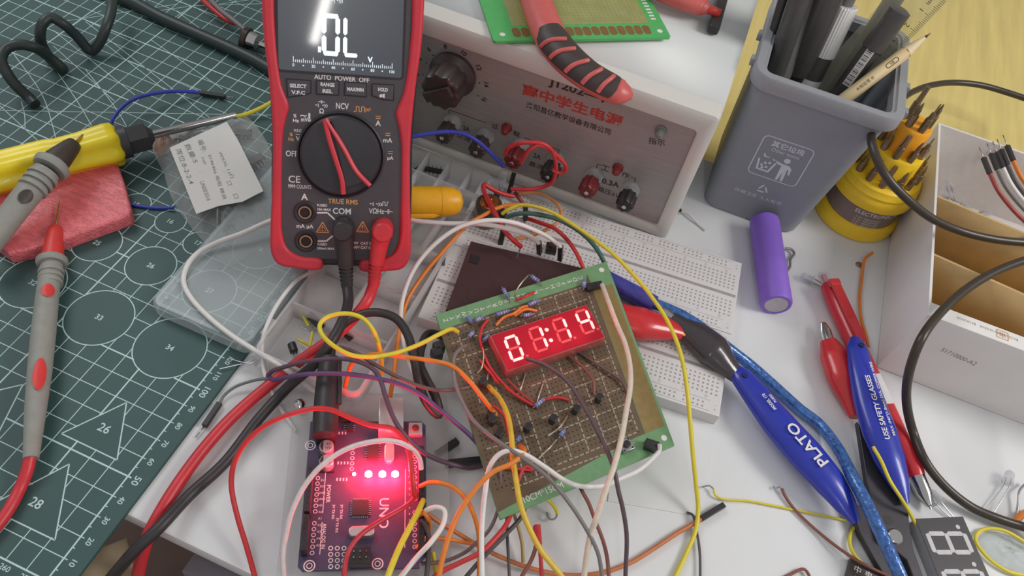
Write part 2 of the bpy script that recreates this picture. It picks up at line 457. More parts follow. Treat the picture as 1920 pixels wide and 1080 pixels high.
# front frame: rounded rim around a sunk panel
pw0, pw1, ph0, ph1 = (loc(FP, 1205, 420).x, loc(FP, 1312, 240).x, 9.5, 86.2)
pw1 = R0 - 8.5; pw0 = L0 + 13
fr = MB(FP)
out = rr(R0 - L0, PSH + 1, 3, 4, (L0 + R0) / 2, (PSH + 1) / 2 + 1)
inn = rr(pw1 - pw0, ph1 - ph0, 2.5, 4, (pw0 + pw1) / 2, (ph0 + ph1) / 2)
rs = [[(x, y, -12) for x, y in out], [(x, y, -4) for x, y in out], [(x, y, -1.2) for x, y in inset(out, .7)], [(x, y, 0) for x, y in inset(out, 3)], [(x, y, 0) for x, y in inset(inn, -1.2)], [(x, y, -1) for x, y in inn], [(x, y, -3) for x, y in inn]]
fr.rings(rs, False, False); fr.build('front_frame', M_psufr, psu, 40)
pan = MB(FP).box(pw0 - 2, pw1 + 2, ph0 - 2, ph1 + 2, -5, -2.4).build('front_panel', M_panel, psu)
tx, rx = MB(FP), MB(FP)
ZP = -2.33
def psu_text(m, s, p0, p1, h, bold=0.01):
    """a line of lettering on the panel from pixel p0 to pixel p1 (baseline centre of the line)"""
    a, c = loc(FP, *p0, -2.4), loc(FP, *p1, -2.4); d = c - a
    m.text(s, (a.x + c.x) / 2, (a.y + c.y) / 2, h, math.hypot(d.x, d.y), math.atan2(d.y, d.x), ZP, bold)
psu_text(tx, 'J1202—1', (1029, 154), (1133, 188), 6.6, 0.03)
psu_text(rx, '高中学生电源', (980, 166), (1168, 229), 8.2, 0.03)
psu_text(tx, '洛阳昌亿教学设备有限公司', (987, 196), (1145, 248), 4.4, 0.015)
psu_text(tx, '指示', (1216, 263), (1247, 268), 4.6)
psu_text(tx, '2A', (868, 239), (881, 243), 3.6, 0.02); psu_text(tx, '交流', (855, 252), (882, 264), 4)
psu_text(tx, '过', (922, 235), (934, 238), 4); psu_text(tx, '载', (962, 248), (975, 254), 4)
psu_text(tx, '2A', (1000, 290), (1014, 296), 3.8, 0.02); psu_text(tx, '直流', (992, 305), (1019, 315), 4)
psu_text(tx, '工', (1128, 313), (1142, 318), 4); psu_text(tx, '作', (1166, 325), (1180, 331), 4)
psu_text(tx, '0.3A', (1129, 338), (1161, 348), 4.2, 0.03); psu_text(tx, '稳压6V', (1121, 353), (1162, 368), 4.2)
for s, p in (('2', (781, 140)), ('4', (787, 111)), ('6', (804, 92)), ('8', (835, 87)), ('10', (870, 100)), ('12', (898, 127)), ('14', (912, 159)), ('16', (908, 187))):
    a = loc(FP, *p, -2.4); c = loc(FP, 835, 138, -2.4); an = math.atan2(a.y - c.y, a.x - c.x)
    tx.text(s, a.x, a.y, 3.0, ang=an - math.pi / 2, z=ZP, bold=0.03)
    tx.poly(ring(0.5, 10, a.x - 4.2 * math.cos(an), a.y - 4.2 * math.sin(an)), ZP)
def pline(m, *pp):
    q = [loc(FP, *p, -2.4) for p in pp]; m.loop([(a.x, a.y) for a in q], 0.45, ZP, closed=False)
pline(tx, (842, 216), (842, 206), (911, 230)); pline(tx, (983, 258), (1048, 281), (1047, 292))
pline(tx, (1118, 318), (1120, 308), (1128, 310)); pline(tx, (1183, 332), (1192, 335), (1189, 343))
tx.build('black_lettering', M_ink, pan, 0); rx.build('red_lettering', M_redink, pan, 0)
M_blk = mat('black_plastic', (46, 44, 45), 0.4, var=0.1)
M_blk2 = mat('dark_knob', (66, 56, 55), 0.38, var=0.1)
M_redk = mat('red_knob', (112, 38, 42), 0.35, var=0.1)
M_chrome = mat('chrome', (200, 200, 200), 0.15, 1.0, var=0.03)
M_clr = clear('clear_washer', (225, 225, 228), 0.3, 0.08)
# the dial: a wide dark skirt and a fluted grip with a pointer ridge
dc = loc(FP, 835, 160, 10); dk = MB(FP @ Matrix.Translation((dc.x, dc.y, -2.4)))
dk.lathe([(13.5, 0), (14, 3), (11.5, 6), (10.5, 7)], 32); 
flu = [((11.2 + 0.7 * math.cos(10 * a)) * math.cos(a), (11.2 + 0.7 * math.cos(10 * a)) * math.sin(a)) for a in [2 * math.pi * k / 80 for k in range(80)]]
dk.prism(flu, 6.5, 20, 1.6)
dial = dk.build('voltage_dial', M_blk2, psu, 40)
pk = MB(FP @ Matrix.Translation((dc.x, dc.y, -2.4)) @ Matrix.Rotation(math.radians(215), 4, 'Z'))
pk.box(-8, 10, -3.2, 3.2, 19.5, 22.5, 1.0, 0); pk.build('pointer_ridge', M_blk2, dial)
def terminal(px, py, m):
    c = loc(FP, px, py, 9.6)
    F = FP @ Matrix.Translation((c.x, c.y, -2.4))
    fl = [((5.0 + 0.42 * math.cos(8 * a)) * math.cos(a), (5.0 + 0.42 * math.cos(8 * a)) * math.sin(a)) for a in [2 * math.pi * k / 64 for k in range(64)]]
    k = MB(F).prism(fl, 6.5, 17, 1.4, 0.6).build('terminal_knob', m, psu, 40)
    MB(F).lathe([(5.2, 0), (5.6, 1.2), (5.2, 2.6), (3.6, 4.2), (3.4, 6.6)], 20).build('clear_washer', M_clr, k)
    MB(F).lathe([(2.3, 0), (2.3, 6.8)], 12).lathe([(1.4, 16.9), (1.4, 17.5), (1.0, 17.8)], 12).build('metal_post', M_chrome, k)
for px, py, m in ((835, 249, M_blk2), (898, 276, M_blk2), (965, 296, M_redk), (1032, 322, M_blk), (1104, 351, M_redk), (1174, 377, M_blk)): terminal(px, py, m)
M_redled = mat('red_lamp', (126, 46, 44), 0.2, var=0.05)
M_clrled = mat('green_lamp_lens', (120, 124, 116), 0.15, var=0.05)
for px, py, m, nm in ((946, 247, M_redled, 'overload_lamp'), (1155, 323, M_redled, 'working_lamp'), (1236, 253, M_clrled, 'indicator_lamp')):
    c = loc(FP, px, py, 2)
    MB(FP @ Matrix.Translation((c.x, c.y, -2.4))).lathe([(3.3, 0), (3.3, 1), (2.5, 1.4), (2.5, 4), (2.0, 5.4), (0.8, 6.2)], 16).build(nm, m, psu)
# top rim crease
MB(FP).prism([(L0 + 1, PSH - 1.5), (R0 - 1, PSH - 1.5), (R0 - 1, PSH - 0.6), (L0 + 1, PSH - 0.6)], -11, -8.8).build('top_crease', M_ink, psu)

# ------------------------------------------------------------------ the multimeter, leaning back on its stand
am, em = math.radians(26), math.radians(35)
mr = V(math.cos(am), math.sin(am), 0); mn = V(math.sin(am) * math.cos(em), -math.cos(am) * math.cos(em), math.sin(em))
MB0 = at(640, 490, 30)
FM = frame(MB0, mr, z=mn)                       # x right, y up the face, z out of the face; origin at the middle of the lower edge
meter = thing('multimeter', 'red and black digital multimeter propped up with its screen lit and showing .OL', 'multimeter', FM)
M_mred = mat('meter_red', (206, 50, 66), 0.42, var=0.04)
M_mblk = mat('meter_dark', (74, 69, 75), 0.45, var=0.06, scale=200)
M_mdk = mat('meter_side', (44, 40, 46), 0.5, var=0.06)
M_wink = mat('meter_white_ink', (226, 222, 222), 0.5, var=0.03)
M_oink = mat('meter_orange_ink', (224, 160, 96), 0.5, var=0.04)
ml = lambda x, y, h=0: loc(FM, x, y, h)
# outline of the holster, drawn from the waist and shoulders
half = [(0, -3), (20, -3), (31, -1.5), (34.2, 3), (34.4, 14), (34.2, 40), (33.6, 62), (34.4, 84), (35.6, 104), (36, 126), (35.5, 146), (32, 154), (18, 157), (0, 157.5)]
outl = half + [(-x, y) for x, y in half[-2:0:-1]]
outl = [(p.x, p.y) for p in catmull([(x, y, 0) for x, y in outl], closed=True, n=5)]
b = MB(FM); rs = []
for z, d in ((-34, 5), (-32, 2.5), (-27, 1), (-3.5, 0), (-1.2, 0.5), (0, 2)): rs.append([(x, y, z) for x, y in inset(outl, d)])
b.rings(rs); body = b.build('body', M_mdk, meter, 50)
# red rubber bumper: two side arms and the lower corners
def red_arm(s):
    pin = [(9.5, -4.2), (24, -4.0), (31, -2.4), (34.3, 3), (34.6, 14), (33.2, 40), (32.7, 64), (34.1, 89), (35.9, 106), (36.6, 126), (36.2, 147), (33, 155.5), (18, 158.6), (6, 159), (6, 152), (16, 150), (24.5, 146), (29.5, 138), (31, 122), (30.4, 104), (29.4, 93), (28.0, 85), (24.9, 76), (26.4, 70), (27.8, 62), (28.3, 50), (28.8, 29), (28.6, 13), (26, 6), (20, 2.4), (9.5, 1.2)]
    o = catmull([(s * x, y, 0) for x, y in pin], closed=True, n=4); o = [(p.x, p.y) for p in o]
    return MB(FM).prism(o, -24, 2.4, 1.8, 1.0, 3).build('rubber_bumper', M_mred, meter, 45)
red_arm(1); red_arm(-1)
# dark face plate
fo = [(-21, 1), (21, 1), (27, 4), (29.4, 12), (29.4, 40), (29, 62), (27.4, 70), (26.4, 76), (29, 85), (31, 104), (31.4, 126), (29.5, 142), (20, 150), (0, 151)]
fo = fo + [(-x, y) for x, y in fo[-2:1:-1]]
face = MB(FM).prism(fo, -1.5, 1.0, 0.5).build('face_plate', M_mblk, meter)
# screen
M_lcd = mat('lcd_glass', (44, 47, 54), 0.24, var=0.03, spec=0.6, coat=1.0)
nt = M_lcd.node_tree; bs = nt.nodes['Principled BSDF']; bs.inputs['Emission Color'].default_value = (0.10, 0.13, 0.18, 1); bs.inputs['Emission Strength'].default_value = 0.22
q = [ml(523, 132, 1.2), ml(752, 145, 1.2)]
sx0, sx1, sy0 = q[0].x - 0.3, q[1].x + 0.3, (q[0].y + q[1].y) / 2
scr = MB(FM).prism(rr(sx1 - sx0, 46, 1.2, 3, (sx0 + sx1) / 2, sy0 + 23), 0.6, 1.25, 0.25).build('screen', M_lcd, meter)
MB(FM).loop(rr(sx1 - sx0 + 1.2, 47.2, 1.6, 4, (sx0 + sx1) / 2, sy0 + 23), 1.0, 1.1).build('screen_border', M_mdk, scr, 0)
M_seg = glow('lcd_segment', (222, 240, 248), 0.85)
def seg7(m, x, y, w, h, on, z, t=0.16, sl=0.0, gap=0.035, plain=None):
    """seven-segment digit: lower-left corner x, y; on = the lit segments of abcdefg"""
    tw = t * w
    def pl(pts): m.poly([(x + px + sl * py, y + py) for px, py in pts], z)
    g = gap * h; c = tw / 2
    H = lambda yy: [(g + c * .4, yy), (c + g, yy + c), (w - c - g, yy + c), (w - g - c * .4, yy), (w - c - g, yy - c), (c + g, yy - c)]
    def vert(xx, y0, y1): return [(xx, y0 + g), (xx + c, y0 + c + g), (xx + c, y1 - c - g), (xx, y1 - g), (xx - c, y1 - c - g), (xx - c, y0 + c + g)]
    for k in on:
        if k == 'a': pl(H(h - c))
        if k == 'g': pl(H(h / 2))
        if k == 'd': pl(H(c))
        if k == 'f': pl(vert(c, h / 2, h - c))
        if k == 'b': pl(vert(w - c, h / 2, h - c))
        if k == 'e': pl(vert(c, c, h / 2))
        if k == 'c': pl(vert(w - c, c, h / 2))
sg = MB(FM); zs = 1.3
a, c = ml(603, 102, zs), ml(638, 25, zs)
seg7(sg, a.x, a.y - 0.4, (c.x - a.x), c.y - a.y, 'abcdef', zs, 0.26, 0, .012)
a2 = ml(643, 103, zs); seg7(sg, a2.x, a.y - 0.4, c.x - a.x - 1, c.y - a.y, 'def', zs, 0.26, 0, .012)
d = ml(599, 94, zs); sg.poly([(d.x - .7, d.y - 1), (d.x + .7, d.y - 1), (d.x + .7, d.y + 1.6), (d.x - .7, d.y + 1.6)], zs)
v = ml(694, 112, zs); sg.text('V', v.x, v.y, 2.6, z=zs, bold=0.03)
v = ml(633, 3, zs); sg.text('▸| •)))', v.x, v.y + .3, 2.0, z=zs)
e0, e1 = ml(550, 122, zs), ml(735, 131, zs)
for k in range(51):
    x = e0.x + (e1.x - e0.x) * k / 50; hh = 2.6 if k % 10 == 0 else 1.9 if k % 5 == 0 else 1.2
    sg.strip((x, sy0 + 3.9), (x, sy0 + 3.9 + hh), 0.24, zs)
for k, s in enumerate(('0', '•', '20', '•', '40', '•', '60', '•', '80', '•', '100')):
    sg.text(s, e0.x + (e1.x - e0.x) * k / 10, sy0 + 2.6, 1.3 if s != '•' else .6, z=zs)
sg.build('lit_segments', M_seg, scr, 0)
# keys
M_key = mat('key_rubber', (72, 72, 80), 0.5, var=0.05); M_keyrim = mat('key_rim', (34, 34, 40), 0.5)
wt, ot = MB(FM), MB(FM)
for lab, c0, pts in (('SELECT\nV.F.C', None, ((538, 149), (582, 152), (582, 174), (567, 178), (540, 182))), ('RANGE\nREL', None, ((594, 152), (635, 153), (634, 178), (594, 176))), ('MAX/MIN', None, ((647, 155), (686, 157), (686, 181), (647, 178))), ('HOLD', None, ((698, 158), (738, 160), (737, 188), (718, 186), (698, 179)))):
    L = [ml(x, y, 1.5) for x, y in pts]; o = [(p.x, p.y) for p in L]
    if area2(o) < 0: o = o[::-1]
    kb = MB(FM).prism(inset(o, -0.45), 0.8, 1.25, 0.1).build('key_rim', M_keyrim, meter)
    MB(FM).prism(o, 1.0, 2.0, 0.5).build('key', M_key, kb)
    cx = sum(p[0] for p in o) / len(o); cy = (max(p[1] for p in o) + min(p[1] for p in o)) / 2
    ls = lab.split('\n')
    for i, s in enumerate(ls): wt.text(s, cx - (0.6 if 'SEL' in lab else 0), cy + (1.45 if len(ls) > 1 else (1.2 if s == 'HOLD' else 0)) - i * 3.0, 1.75, (7.6 if len(s) >= 6 else 6.4 if len(s) > 4 else 4.6), z=2.06, bold=0.04)
    if lab == 'HOLD': wt.poly([(cx - 1.5, cy - 2.6), (cx - .2, cy - 2.3), (cx - .2, cy - .9), (cx - 1.5, cy - 1.2)], 2.06); wt.poly([(cx, cy - 2.4), (cx + .9, cy - 2.7), (cx + .9, cy - .6), (cx, cy - .9)], 2.06)
def mt(m, s, x, y, h, w=None, bold=0.03):
    p = ml(x, y, 1.06); m.text(s, p.x, p.y, h, w, 0, 1.07, bold)
mt(wt, 'AUTO  POWER  OFF', 641, 147, 2.3, 25.5, 0.02)
mt(wt, 'NCV', 642, 199, 2.9, 6.0, 0.02); mt(wt, 'Ω', 603, 208, 2.4); mt(wt, '▸|  •))', 603, 198, 1.8, 5.6); mt(wt, '⊣⊢', 603, 191, 1.5, 3)
mt(ot, 'OUT', 690, 206, 1.4, 2.6); mt(wt, 'mV', 571, 224, 2.1, 3.2); mt(wt, 'Hz', 555, 226, 1.6, 2.8); mt(wt, '%', 553, 217, 1.6); mt(wt, '∼', 569, 217, 1.1, 3.0, 0.03)
p = ml(580, 220, 1.06); wt.poly(ring(0.8, 12, p.x, p.y - 1.4), 1.07); wt.poly([(p.x - .45, p.y - 1.4), (p.x + .45, p.y - 1.4), (p.x + .45, p.y + 2), (p.x - .45, p.y + 2)], 1.07)
mt(wt, 'V.F.C', 558, 245, 1.4, 3.6); mt(wt, 'V', 559, 260, 2.4); mt(ot, '%', 546, 252, 1.6); mt(ot, 'Hz', 546, 261, 1.6, 2.6)
p = ml(559, 252, 1.06); wt.strip((p.x - 1.1, p.y), (p.x + 1.1, p.y), .3, 1.07)
mt(wt, 'OFF', 547, 288, 2.9, 5.6, 0.02)
for s, x, y in (('A', 709, 231), ('mA', 727, 263), ('µA', 732, 297)):
    mt(wt, s, x, y, 2.6 if len(s) == 1 else 2.2, None, 0.02); mt(ot, '∼', x, y - 9, 0.8, 2.2, 0.04); p = ml(x, y - 13, 1.06); ot.strip((p.x - 1.2, p.y), (p.x + 1.2, p.y), 0.3, 1.07)
sq = ml(676, 205, 1.06)
ot.loop([(sq.x - 3.2, sq.y - 1.1), (sq.x - 2, sq.y - 1.1), (sq.x - 2, sq.y + 1.2), (sq.x - .7, sq.y + 1.2), (sq.x - .7, sq.y - 1.1), (sq.x + .5, sq.y - 1.1), (sq.x + .5, sq.y + 1.2), (sq.x + 1.8, sq.y + 1.2), (sq.x + 1.8, sq.y - 1.1), (sq.x + 2.4, sq.y - 1.1)], 0.4, 1.07, closed=False)
mt(wt, 'CE', 552, 336, 3.4, 5.6, 0.01); mt(wt, '9999 COUNTS', 562, 350, 1.9, 11, 0.01)
mt(ot, 'TRUE RMS', 643, 378, 2.5, 14.5, 0.015); mt(wt, 'A', 571, 369, 3.2, None, 0.02)
mt(wt, 'COM', 641, 396, 3.1, 8.8, 0.02); mt(wt, 'VΩHz⊣⊢', 714, 396, 2.7, 11.8, 0.015); mt(wt, '▸| •))', 705, 383, 1.7, 6); 
p = ml(722, 382, 1.06); wt.loop([(p.x - 2, p.y - .9), (p.x - 1.1, p.y - .9), (p.x - 1.1, p.y + .9), (p.x, p.y + .9), (p.x, p.y - .9), (p.x + 1, p.y - .9), (p.x + 1, p.y + .9), (p.x + 1.8, p.y + .9)], .3, 1.07, closed=False)
mt(wt, 'FUSED', 604, 385, 1.3, 4.9); mt(wt, '10A MAX', 608, 393, 1.3, 6.6); mt(wt, 'mA µA', 572, 425, 2.5, 8.2, 0.02)
mt(wt, 'FUSED', 604, 458, 1.3, 4.9); mt(wt, '200mA MAX', 611, 466, 1.3, 8.6)
mt(wt, '30V  CAT II', 678, 456, 1.5, 9.5); mt(wt, '600V CAT III', 678, 464, 1.5, 9.5)
for pts in (((594, 399), (614, 399), (628, 412)), ((594, 452), (612, 452), (624, 442))):
    wt.loop([(ml(x, y, 1.06).x, ml(x, y, 1.06).y) for x, y in pts], 0.75, 1.07, closed=False)
for x, y in ((605, 427), (680, 426)):
    p = ml(x, y, 1.06); T = [(p.x - 3, p.y - 2.4), (p.x + 3, p.y - 2.4), (p.x, p.y + 2.9)]
    ot.loop(T, 0.5, 1.07); ot.loop(inset(T, 0.8), 0.2, 1.07); ot.text('!', p.x, p.y - .4, 2.6, z=1.07, bold=0.02)
wt.build('white_lettering', M_wink, face, 0); ot.build('orange_lettering', M_oink, face, 0)
# rotary dial with its red pointer outline
dcx = ml(639, 292, 3); FD = FM @ Matrix.Translation((dcx.x, dcx.y, 0))
M_dial = mat('meter_dial', (50, 48, 54), 0.42, var=0.05)
MB(FD).lathe([(21.0, 0.8), (21.0, 1.8), (20.2, 2.3), (19.4, 1.6)], 64).build('dial_ring', M_mdk, meter)
dl = MB(FD).lathe([(19.3, 1.0), (19.2, 4.0), (18.2, 5.2), (8, 6.2), (0.2, 6.4)], 64).build('rotary_dial', M_dial, meter)
P1, P2 = ml(617, 221, 6), ml(610, 228, 6); 
grip = [ml(x, y, 6) for x, y in ((610, 224), (618, 224), (640, 255), (664, 292), (692, 344), (643, 362), (637, 330), (625, 280))]
gp = MB(FD); go = [(p.x - dcx.x, p.y - dcx.y) for p in grip]
if area2(go) < 0: go = go[::-1]
gp.prism(inset(go, 1.6), 5.4, 7.4, 0.8); gp.build('grip_ridge', M_dial, dl)
for pts in (((609, 224), (618, 262), (630, 300), (642, 340), (644, 364)), ((611, 223), (626, 247), (646, 280), (668, 320), (694, 348))):
    W = [FM @ ml(x, y, 6.6) + mn * 6.6 * 0 for x, y in pts]
    W = [FM @ V(ml(x, y, 7).x, ml(x, y, 7).y, 7.1) for x, y in pts]
    MB().tube(catmull(W, n=6), 1.25, 8, flatten=(1, .7)).build('red_pointer', M_mred, dl)
# input sockets
M_brass = mat('brass', (190, 150, 120), 0.25, 1.0, var=0.05)
for x, y in ((572, 398), (574, 452)):
    p = ml(x, y, 1.2); F = FM @ Matrix.Translation((p.x, p.y, 0))
    so = MB(F).lathe([(5.6, 0.9), (5.6, 1.5), (4.9, 1.9), (4.0, 1.7), (3.3, 1.1)], 28).build('input_socket', M_mdk, meter)
    MB(F).lathe([(3.2, 1.2), (3.2, 2.0), (2.5, 2.0), (2.4, 1.3)], 20, None, False, False).build('brass_sleeve', M_brass, so); MB(F).lathe([(2.45, 1.25), (.1, 1.25)], 20, None, False, True).build('socket_hole', mat('socket_dark', (38, 22, 18), .6), so)
# stand behind
MB(FM).prism([(-20, 30), (20, 30), (22, 128), (-22, 128)], -37, -34.3, 0.5).build('back_cover', M_mdk, meter)
hp = FM @ V(0, 120, -35); sb = MB()
ft = V(hp.x - mn.x * 12, 277, 10.9)
for s in (-14, 14): sb.tube([hp + mr * s, ft + mr * s], 2.2, 8)
sb.tube([ft - mr * 14, ft + mr * 14], 2.2, 8); sb.build('kickstand', M_mdk, meter)

# test leads: plugs in the meter, then cables (black, red)
M_rub = mat('black_rubber', (52, 48, 50), 0.45, var=0.06); M_rred = mat('red_rubber', (206, 52, 62), 0.4, var=0.05)
def test_lead(px, py, boot, tail, m, label, wpx):
    p = ml(px, py, 12); F = FM @ Matrix.Translation((p.x, p.y, 1.0))
    cap = MB(F).lathe([(5.2, 0), (5.2, 10), (4.9, 11.4), (4.2, 12.1), (0.2, 12.2)], 28)
    Z = 6
    W = [FM @ V(p.x, p.y, 1 + Z)] + [FM @ V(ml(x, y, Z).x, ml(x, y, Z).y, Z) for x, y in boot]
    cab = [W[-1]] + [at(*q) for q in tail]
    cv = catmull(cab, n=10); r = mm(wpx, cv[len(cv) // 3]) / 2
    lead = MB().tube(cv, r, 12).build('test_lead', m, None, 60)
    props(lead, label, 'test lead', 'test leads plugged into the meter')
    I = lead
    k = cap.build('plug_cap', m, lead)
    bt = MB(); ws = catmull(W, n=8); n = len(ws); k2 = max(1, int(n * .62)); rr_ = []
    bt.tube(ws[:k2 + 1], [4.9 - 1.1 * i / k2 for i in range(k2 + 1)], 14); bt.build('plug_shaft', m, lead)
    rb = MB(); 
    tail_pts = ws[k2:]; rb.tube(tail_pts, 3.0, 12)
    for i in range(0, len(tail_pts) - 1, 2):
        a, c = tail_pts[i], tail_pts[min(i + 1, len(tail_pts) - 1)]; rb.tube([a, a.lerp(c, 0.75)], 3.9 - 0.15 * i / 2, 12)
    rb.build('strain_relief', m, lead)
    return lead
blk_pts = [(653, 565, 24), (643, 600, 27), (622, 640, 27), (592, 680, 20), (542, 724, 6), (484, 787, 3), (422, 867, 2), (355, 929, 3), (298, 990, 7), (258, 1027, 4), (222, 1068, -8), (170, 1130, -40)]
red_pts = [(688, 565, 25), (658, 602, 20), (620, 636, 17), (575, 668, 12), (520, 710, 5), (440, 778, 2), (385, 838, 2), (340, 898, 2), (305, 953, 1.5), (280, 1000, -.5), (266, 1045, -12), (257, 1090, -28), (250, 1140, -50)]
test_lead(642, 434, ((646, 455), (648, 485), (649, 510), (651, 538)), blk_pts, M_rub, 'black test lead plugged into the COM socket of the meter, running beside the red one', 21)
test_lead(717, 436, ((712, 458), (708, 480), (704, 505), (700, 535)), red_pts, M_rred, 'red test lead plugged into the right socket of the meter, running to the tabletop edge', 22)
# ------------------------------------------------------------------ clear parts organiser: box and its lid laid open on the mat
M_pp = clear('frosted_polypropylene', (238, 238, 238), 0.3, 0.25, (252, 252, 252), bscale=30)
M_pplid = clear('frosted_lid_plastic', (222, 230, 232), 0.22, 0.25, (250, 252, 252), bscale=25)
BX0, BX1, BY0, BY1, BZ = 17.0, 74.0, 124.0, 293.0, 13.0
org = thing('parts_organizer', 'clear plastic parts organiser box with small compartments under the multimeter', 'parts box', flat(V((BX0 + BX1) / 2, (BY0 + BY1) / 2, ZT), 0.0))
b = MB(); cx, cy = (BX0 + BX1) / 2, (BY0 + BY1) / 2
o = rr(BX1 - BX0, BY1 - BY0, 5, 4, cx, cy); i_ = inset(o, 1.3)
b.rings([[(x, y, ZT + .8) for x, y in i_], [(x, y, BZ) for x, y in i_], [(x, y, BZ) for x, y in o], [(x, y, ZT) for x, y in inset(o, .6)]], True, True)
b.build('tray', M_pp, org)
for x in (BX0 + 14.3, BX0 + 28.5, BX0 + 42.8):
    MB().box(x - .5, x + .5, 222 if abs(x - cx) > 2 else BY0 + 1.4, BY1 - 1.4, ZT + .8, BZ - .6).build('divider', M_pp, org)
for y in (158, 190, 222, 258, 274):
    MB().box(BX0 + 1.4, BX1 - 1.4, y - .5, y + .5, ZT + .8, BZ - .9).build('divider', M_pp, org)
for y in (140, 185, 250):
    MB().box(BX0 - 3.2, BX0 + .2, y - 5, y + 5, BZ - 3.5, BZ - 1.5, .4).build('hinge_tab', M_pp, org)
lid = thing('organizer_lid', 'clear plastic organiser lid lying open over the cutting mat, edge raised', 'lid', flat(V(-16, 205, 0.05), 0.0))
lx0, lx1, ly0, ly1 = -45.5, 12.5, 126.5, 296
o = rr(lx1 - lx0, ly1 - ly0, 6, 4, (lx0 + lx1) / 2, (ly0 + ly1) / 2)
b = MB(); b.rings([[(x, y, 7.6) for x, y in inset(o, 1.3)], [(x, y, 0.3) for x, y in inset(o, 1.3)], [(x, y, 0.2) for x, y in o], [(x, y, 7.2) for x, y in o], [(x, y, 8.4) for x, y in inset(o, 1)]], True, True)
b.build('panel', M_pplid, lid)
b = MB(); b.loop(inset(o, 2.2), 1.6, 8.45); b.build('raised_edge', M_pplid, lid, 0)
for x, y in ((-39, 133), (-40.5, 144)):
    MB().rod((x, y, 8.3), (x, y, 9.2), 1.0, .8, 10).build('peg', M_pplid, lid)
MB().box(12.5, 14.6, 140, 182, 1, 2.6, .3).build('hinge_gap_shade', M_mdk, lid)  # dark strip puts the hinge gap's shade in as colour

# bits lying in the organiser
M_steel = mat('bare_wire', (176, 176, 178), 0.3, 0.9, var=0.05)
M_yel = mat('yellow_wire', (222, 206, 60), 0.42, var=0.05)
def ic(name, px, py, z, d, L, w, h, pins, label, group=None, cat='chip'):
    """a small black package with bent legs on both sides"""
    F = flat(at(px, py, z), d); t = thing(name, label, cat, F, group)
    MB(F).box(-L / 2, L / 2, -w / 2, w / 2, 1.0, 1.0 + h, .25).build('package', M_blk, t)
    for s in (-1, 1):
        for k in range(pins):
            x = -L / 2 + L * (k + .5) / pins
            MB(F).tube([(x, s * w / 2, 1.0 + h * .5), (x, s * (w / 2 + .7), 1.0 + h * .5), (x, s * (w / 2 + 1.0), 0.1)], 0.22, 6).build('leg', M_steel, t)
    return t
def header(px, py, z, d, n, label, name='pin_header'):
    F = flat(at(px, py, z), d); t = thing(name, label, 'pin header', F)
    MB(F).box(-n * 1.27, n * 1.27, -1.25, 1.25, 1.2, 3.7, .2).build('strip', M_blk, t)
    for k in range(n): MB(F).rod((-n * 1.27 + 1.27 + 2.54 * k, -5.5, .4), (-n * 1.27 + 1.27 + 2.54 * k, 3, 3.2), .3, .3, 6).build('pin', M_steel, t)
    return t
header(813, 325, 1, 0.25, 6, 'short black pin header in the far compartment of the clear organiser')
header(779, 325, 1, 1.0, 3, 'small black pin header half hidden by the meter in the far compartment', )
def to92(px, py, z, d, label, standing=False, group=None):
    F = flat(at(px, py, z), d); t = thing('transistor', label, 'transistor', F, group)
    o = [(2.3 * math.cos(a), 2.3 * math.sin(a)) for a in [math.radians(-50 + 280 * k / 14) for k in range(15)]]
    if standing:
        MB(F).prism(o, 3, 8, .3).build('package', M_blk, t)
        for k in (-1, 0, 1): MB(F).rod((k * 1.27, 0, -1), (k * 1.0, 0, 3.1), .25, .25, 6).build('leg', M_steel, t)
    else:
        G = F @ Matrix.Rotation(math.pi / 2, 4, 'Y'); MB(G).prism([(a - 2.3, b_) for a, b_ in o], 0, 5, .3).build('package', M_blk, t)
        for k in (-1, 0, 1): MB(F).tube([(0, k * 1.27, 2.2), (-4, k * 1.6, 1.6), (-11, k * 2.0, .5)], .25, 6).build('leg', M_steel, t)
    return t
to92(553, 664, 1, 2.4, 'small black transistor lying in the near compartment beside the yellow offcuts')
ic('driver_chip', 592, 606, 1, -0.35, 11, 4, 2.4, 4, 'black chip with bent legs in the compartment under the black lead')
ic('logic_chip', 651, 632, 1, -0.4, 7, 3.4, 2.2, 3, 'small chip lying in the compartment inside the yellow wire loop')
for pts, lab in ((((558, 577, 3), (568, 592, 3), (579, 611, 2)), 'longest yellow wire offcut lying diagonally in the organiser'), (((586, 622, 3), (584, 635, 2.5), (580, 650, 2)), 'upright yellow wire offcut in the organiser, next to the chip'), (((559, 636, 2), (570, 642, 3), (581, 648, 2)), 'low slanting yellow wire offcut in the organiser, below the other two')):
    wire(pts, 6, M_yel, lab, 'wire_offcut', 'wire offcut', 'yellow wire offcuts in the organiser')
wire(((592, 514, 4), (584, 527, 3.5), (572, 544, 3)), 3, M_steel, 'bent resistor leg in the organiser by the lid hinge', 'resistor_lead', 'wire offcut')
wire(((560, 612, 2), (577, 619, 3), (590, 622, 2)), 2.5, M_steel, 'thin bent pin beside the black chip in the organiser', 'bent_pin', 'wire offcut')
F = flat(at(587, 517, 4), 1.1); t = thing('resistor', 'red-banded resistor in the organiser by the lid hinge', 'resistor', F)
M_rtan = mat('resistor_red', (160, 70, 66), 0.4)
MB(F).lathe([(.2, -3.2), (1.1, -3), (1.2, -2), (.95, -1.2), (.95, 1.2), (1.2, 2), (1.1, 3), (.2, 3.2)], 12, Matrix.Rotation(math.pi / 2, 4, 'Y')).build('body', M_rtan, t)

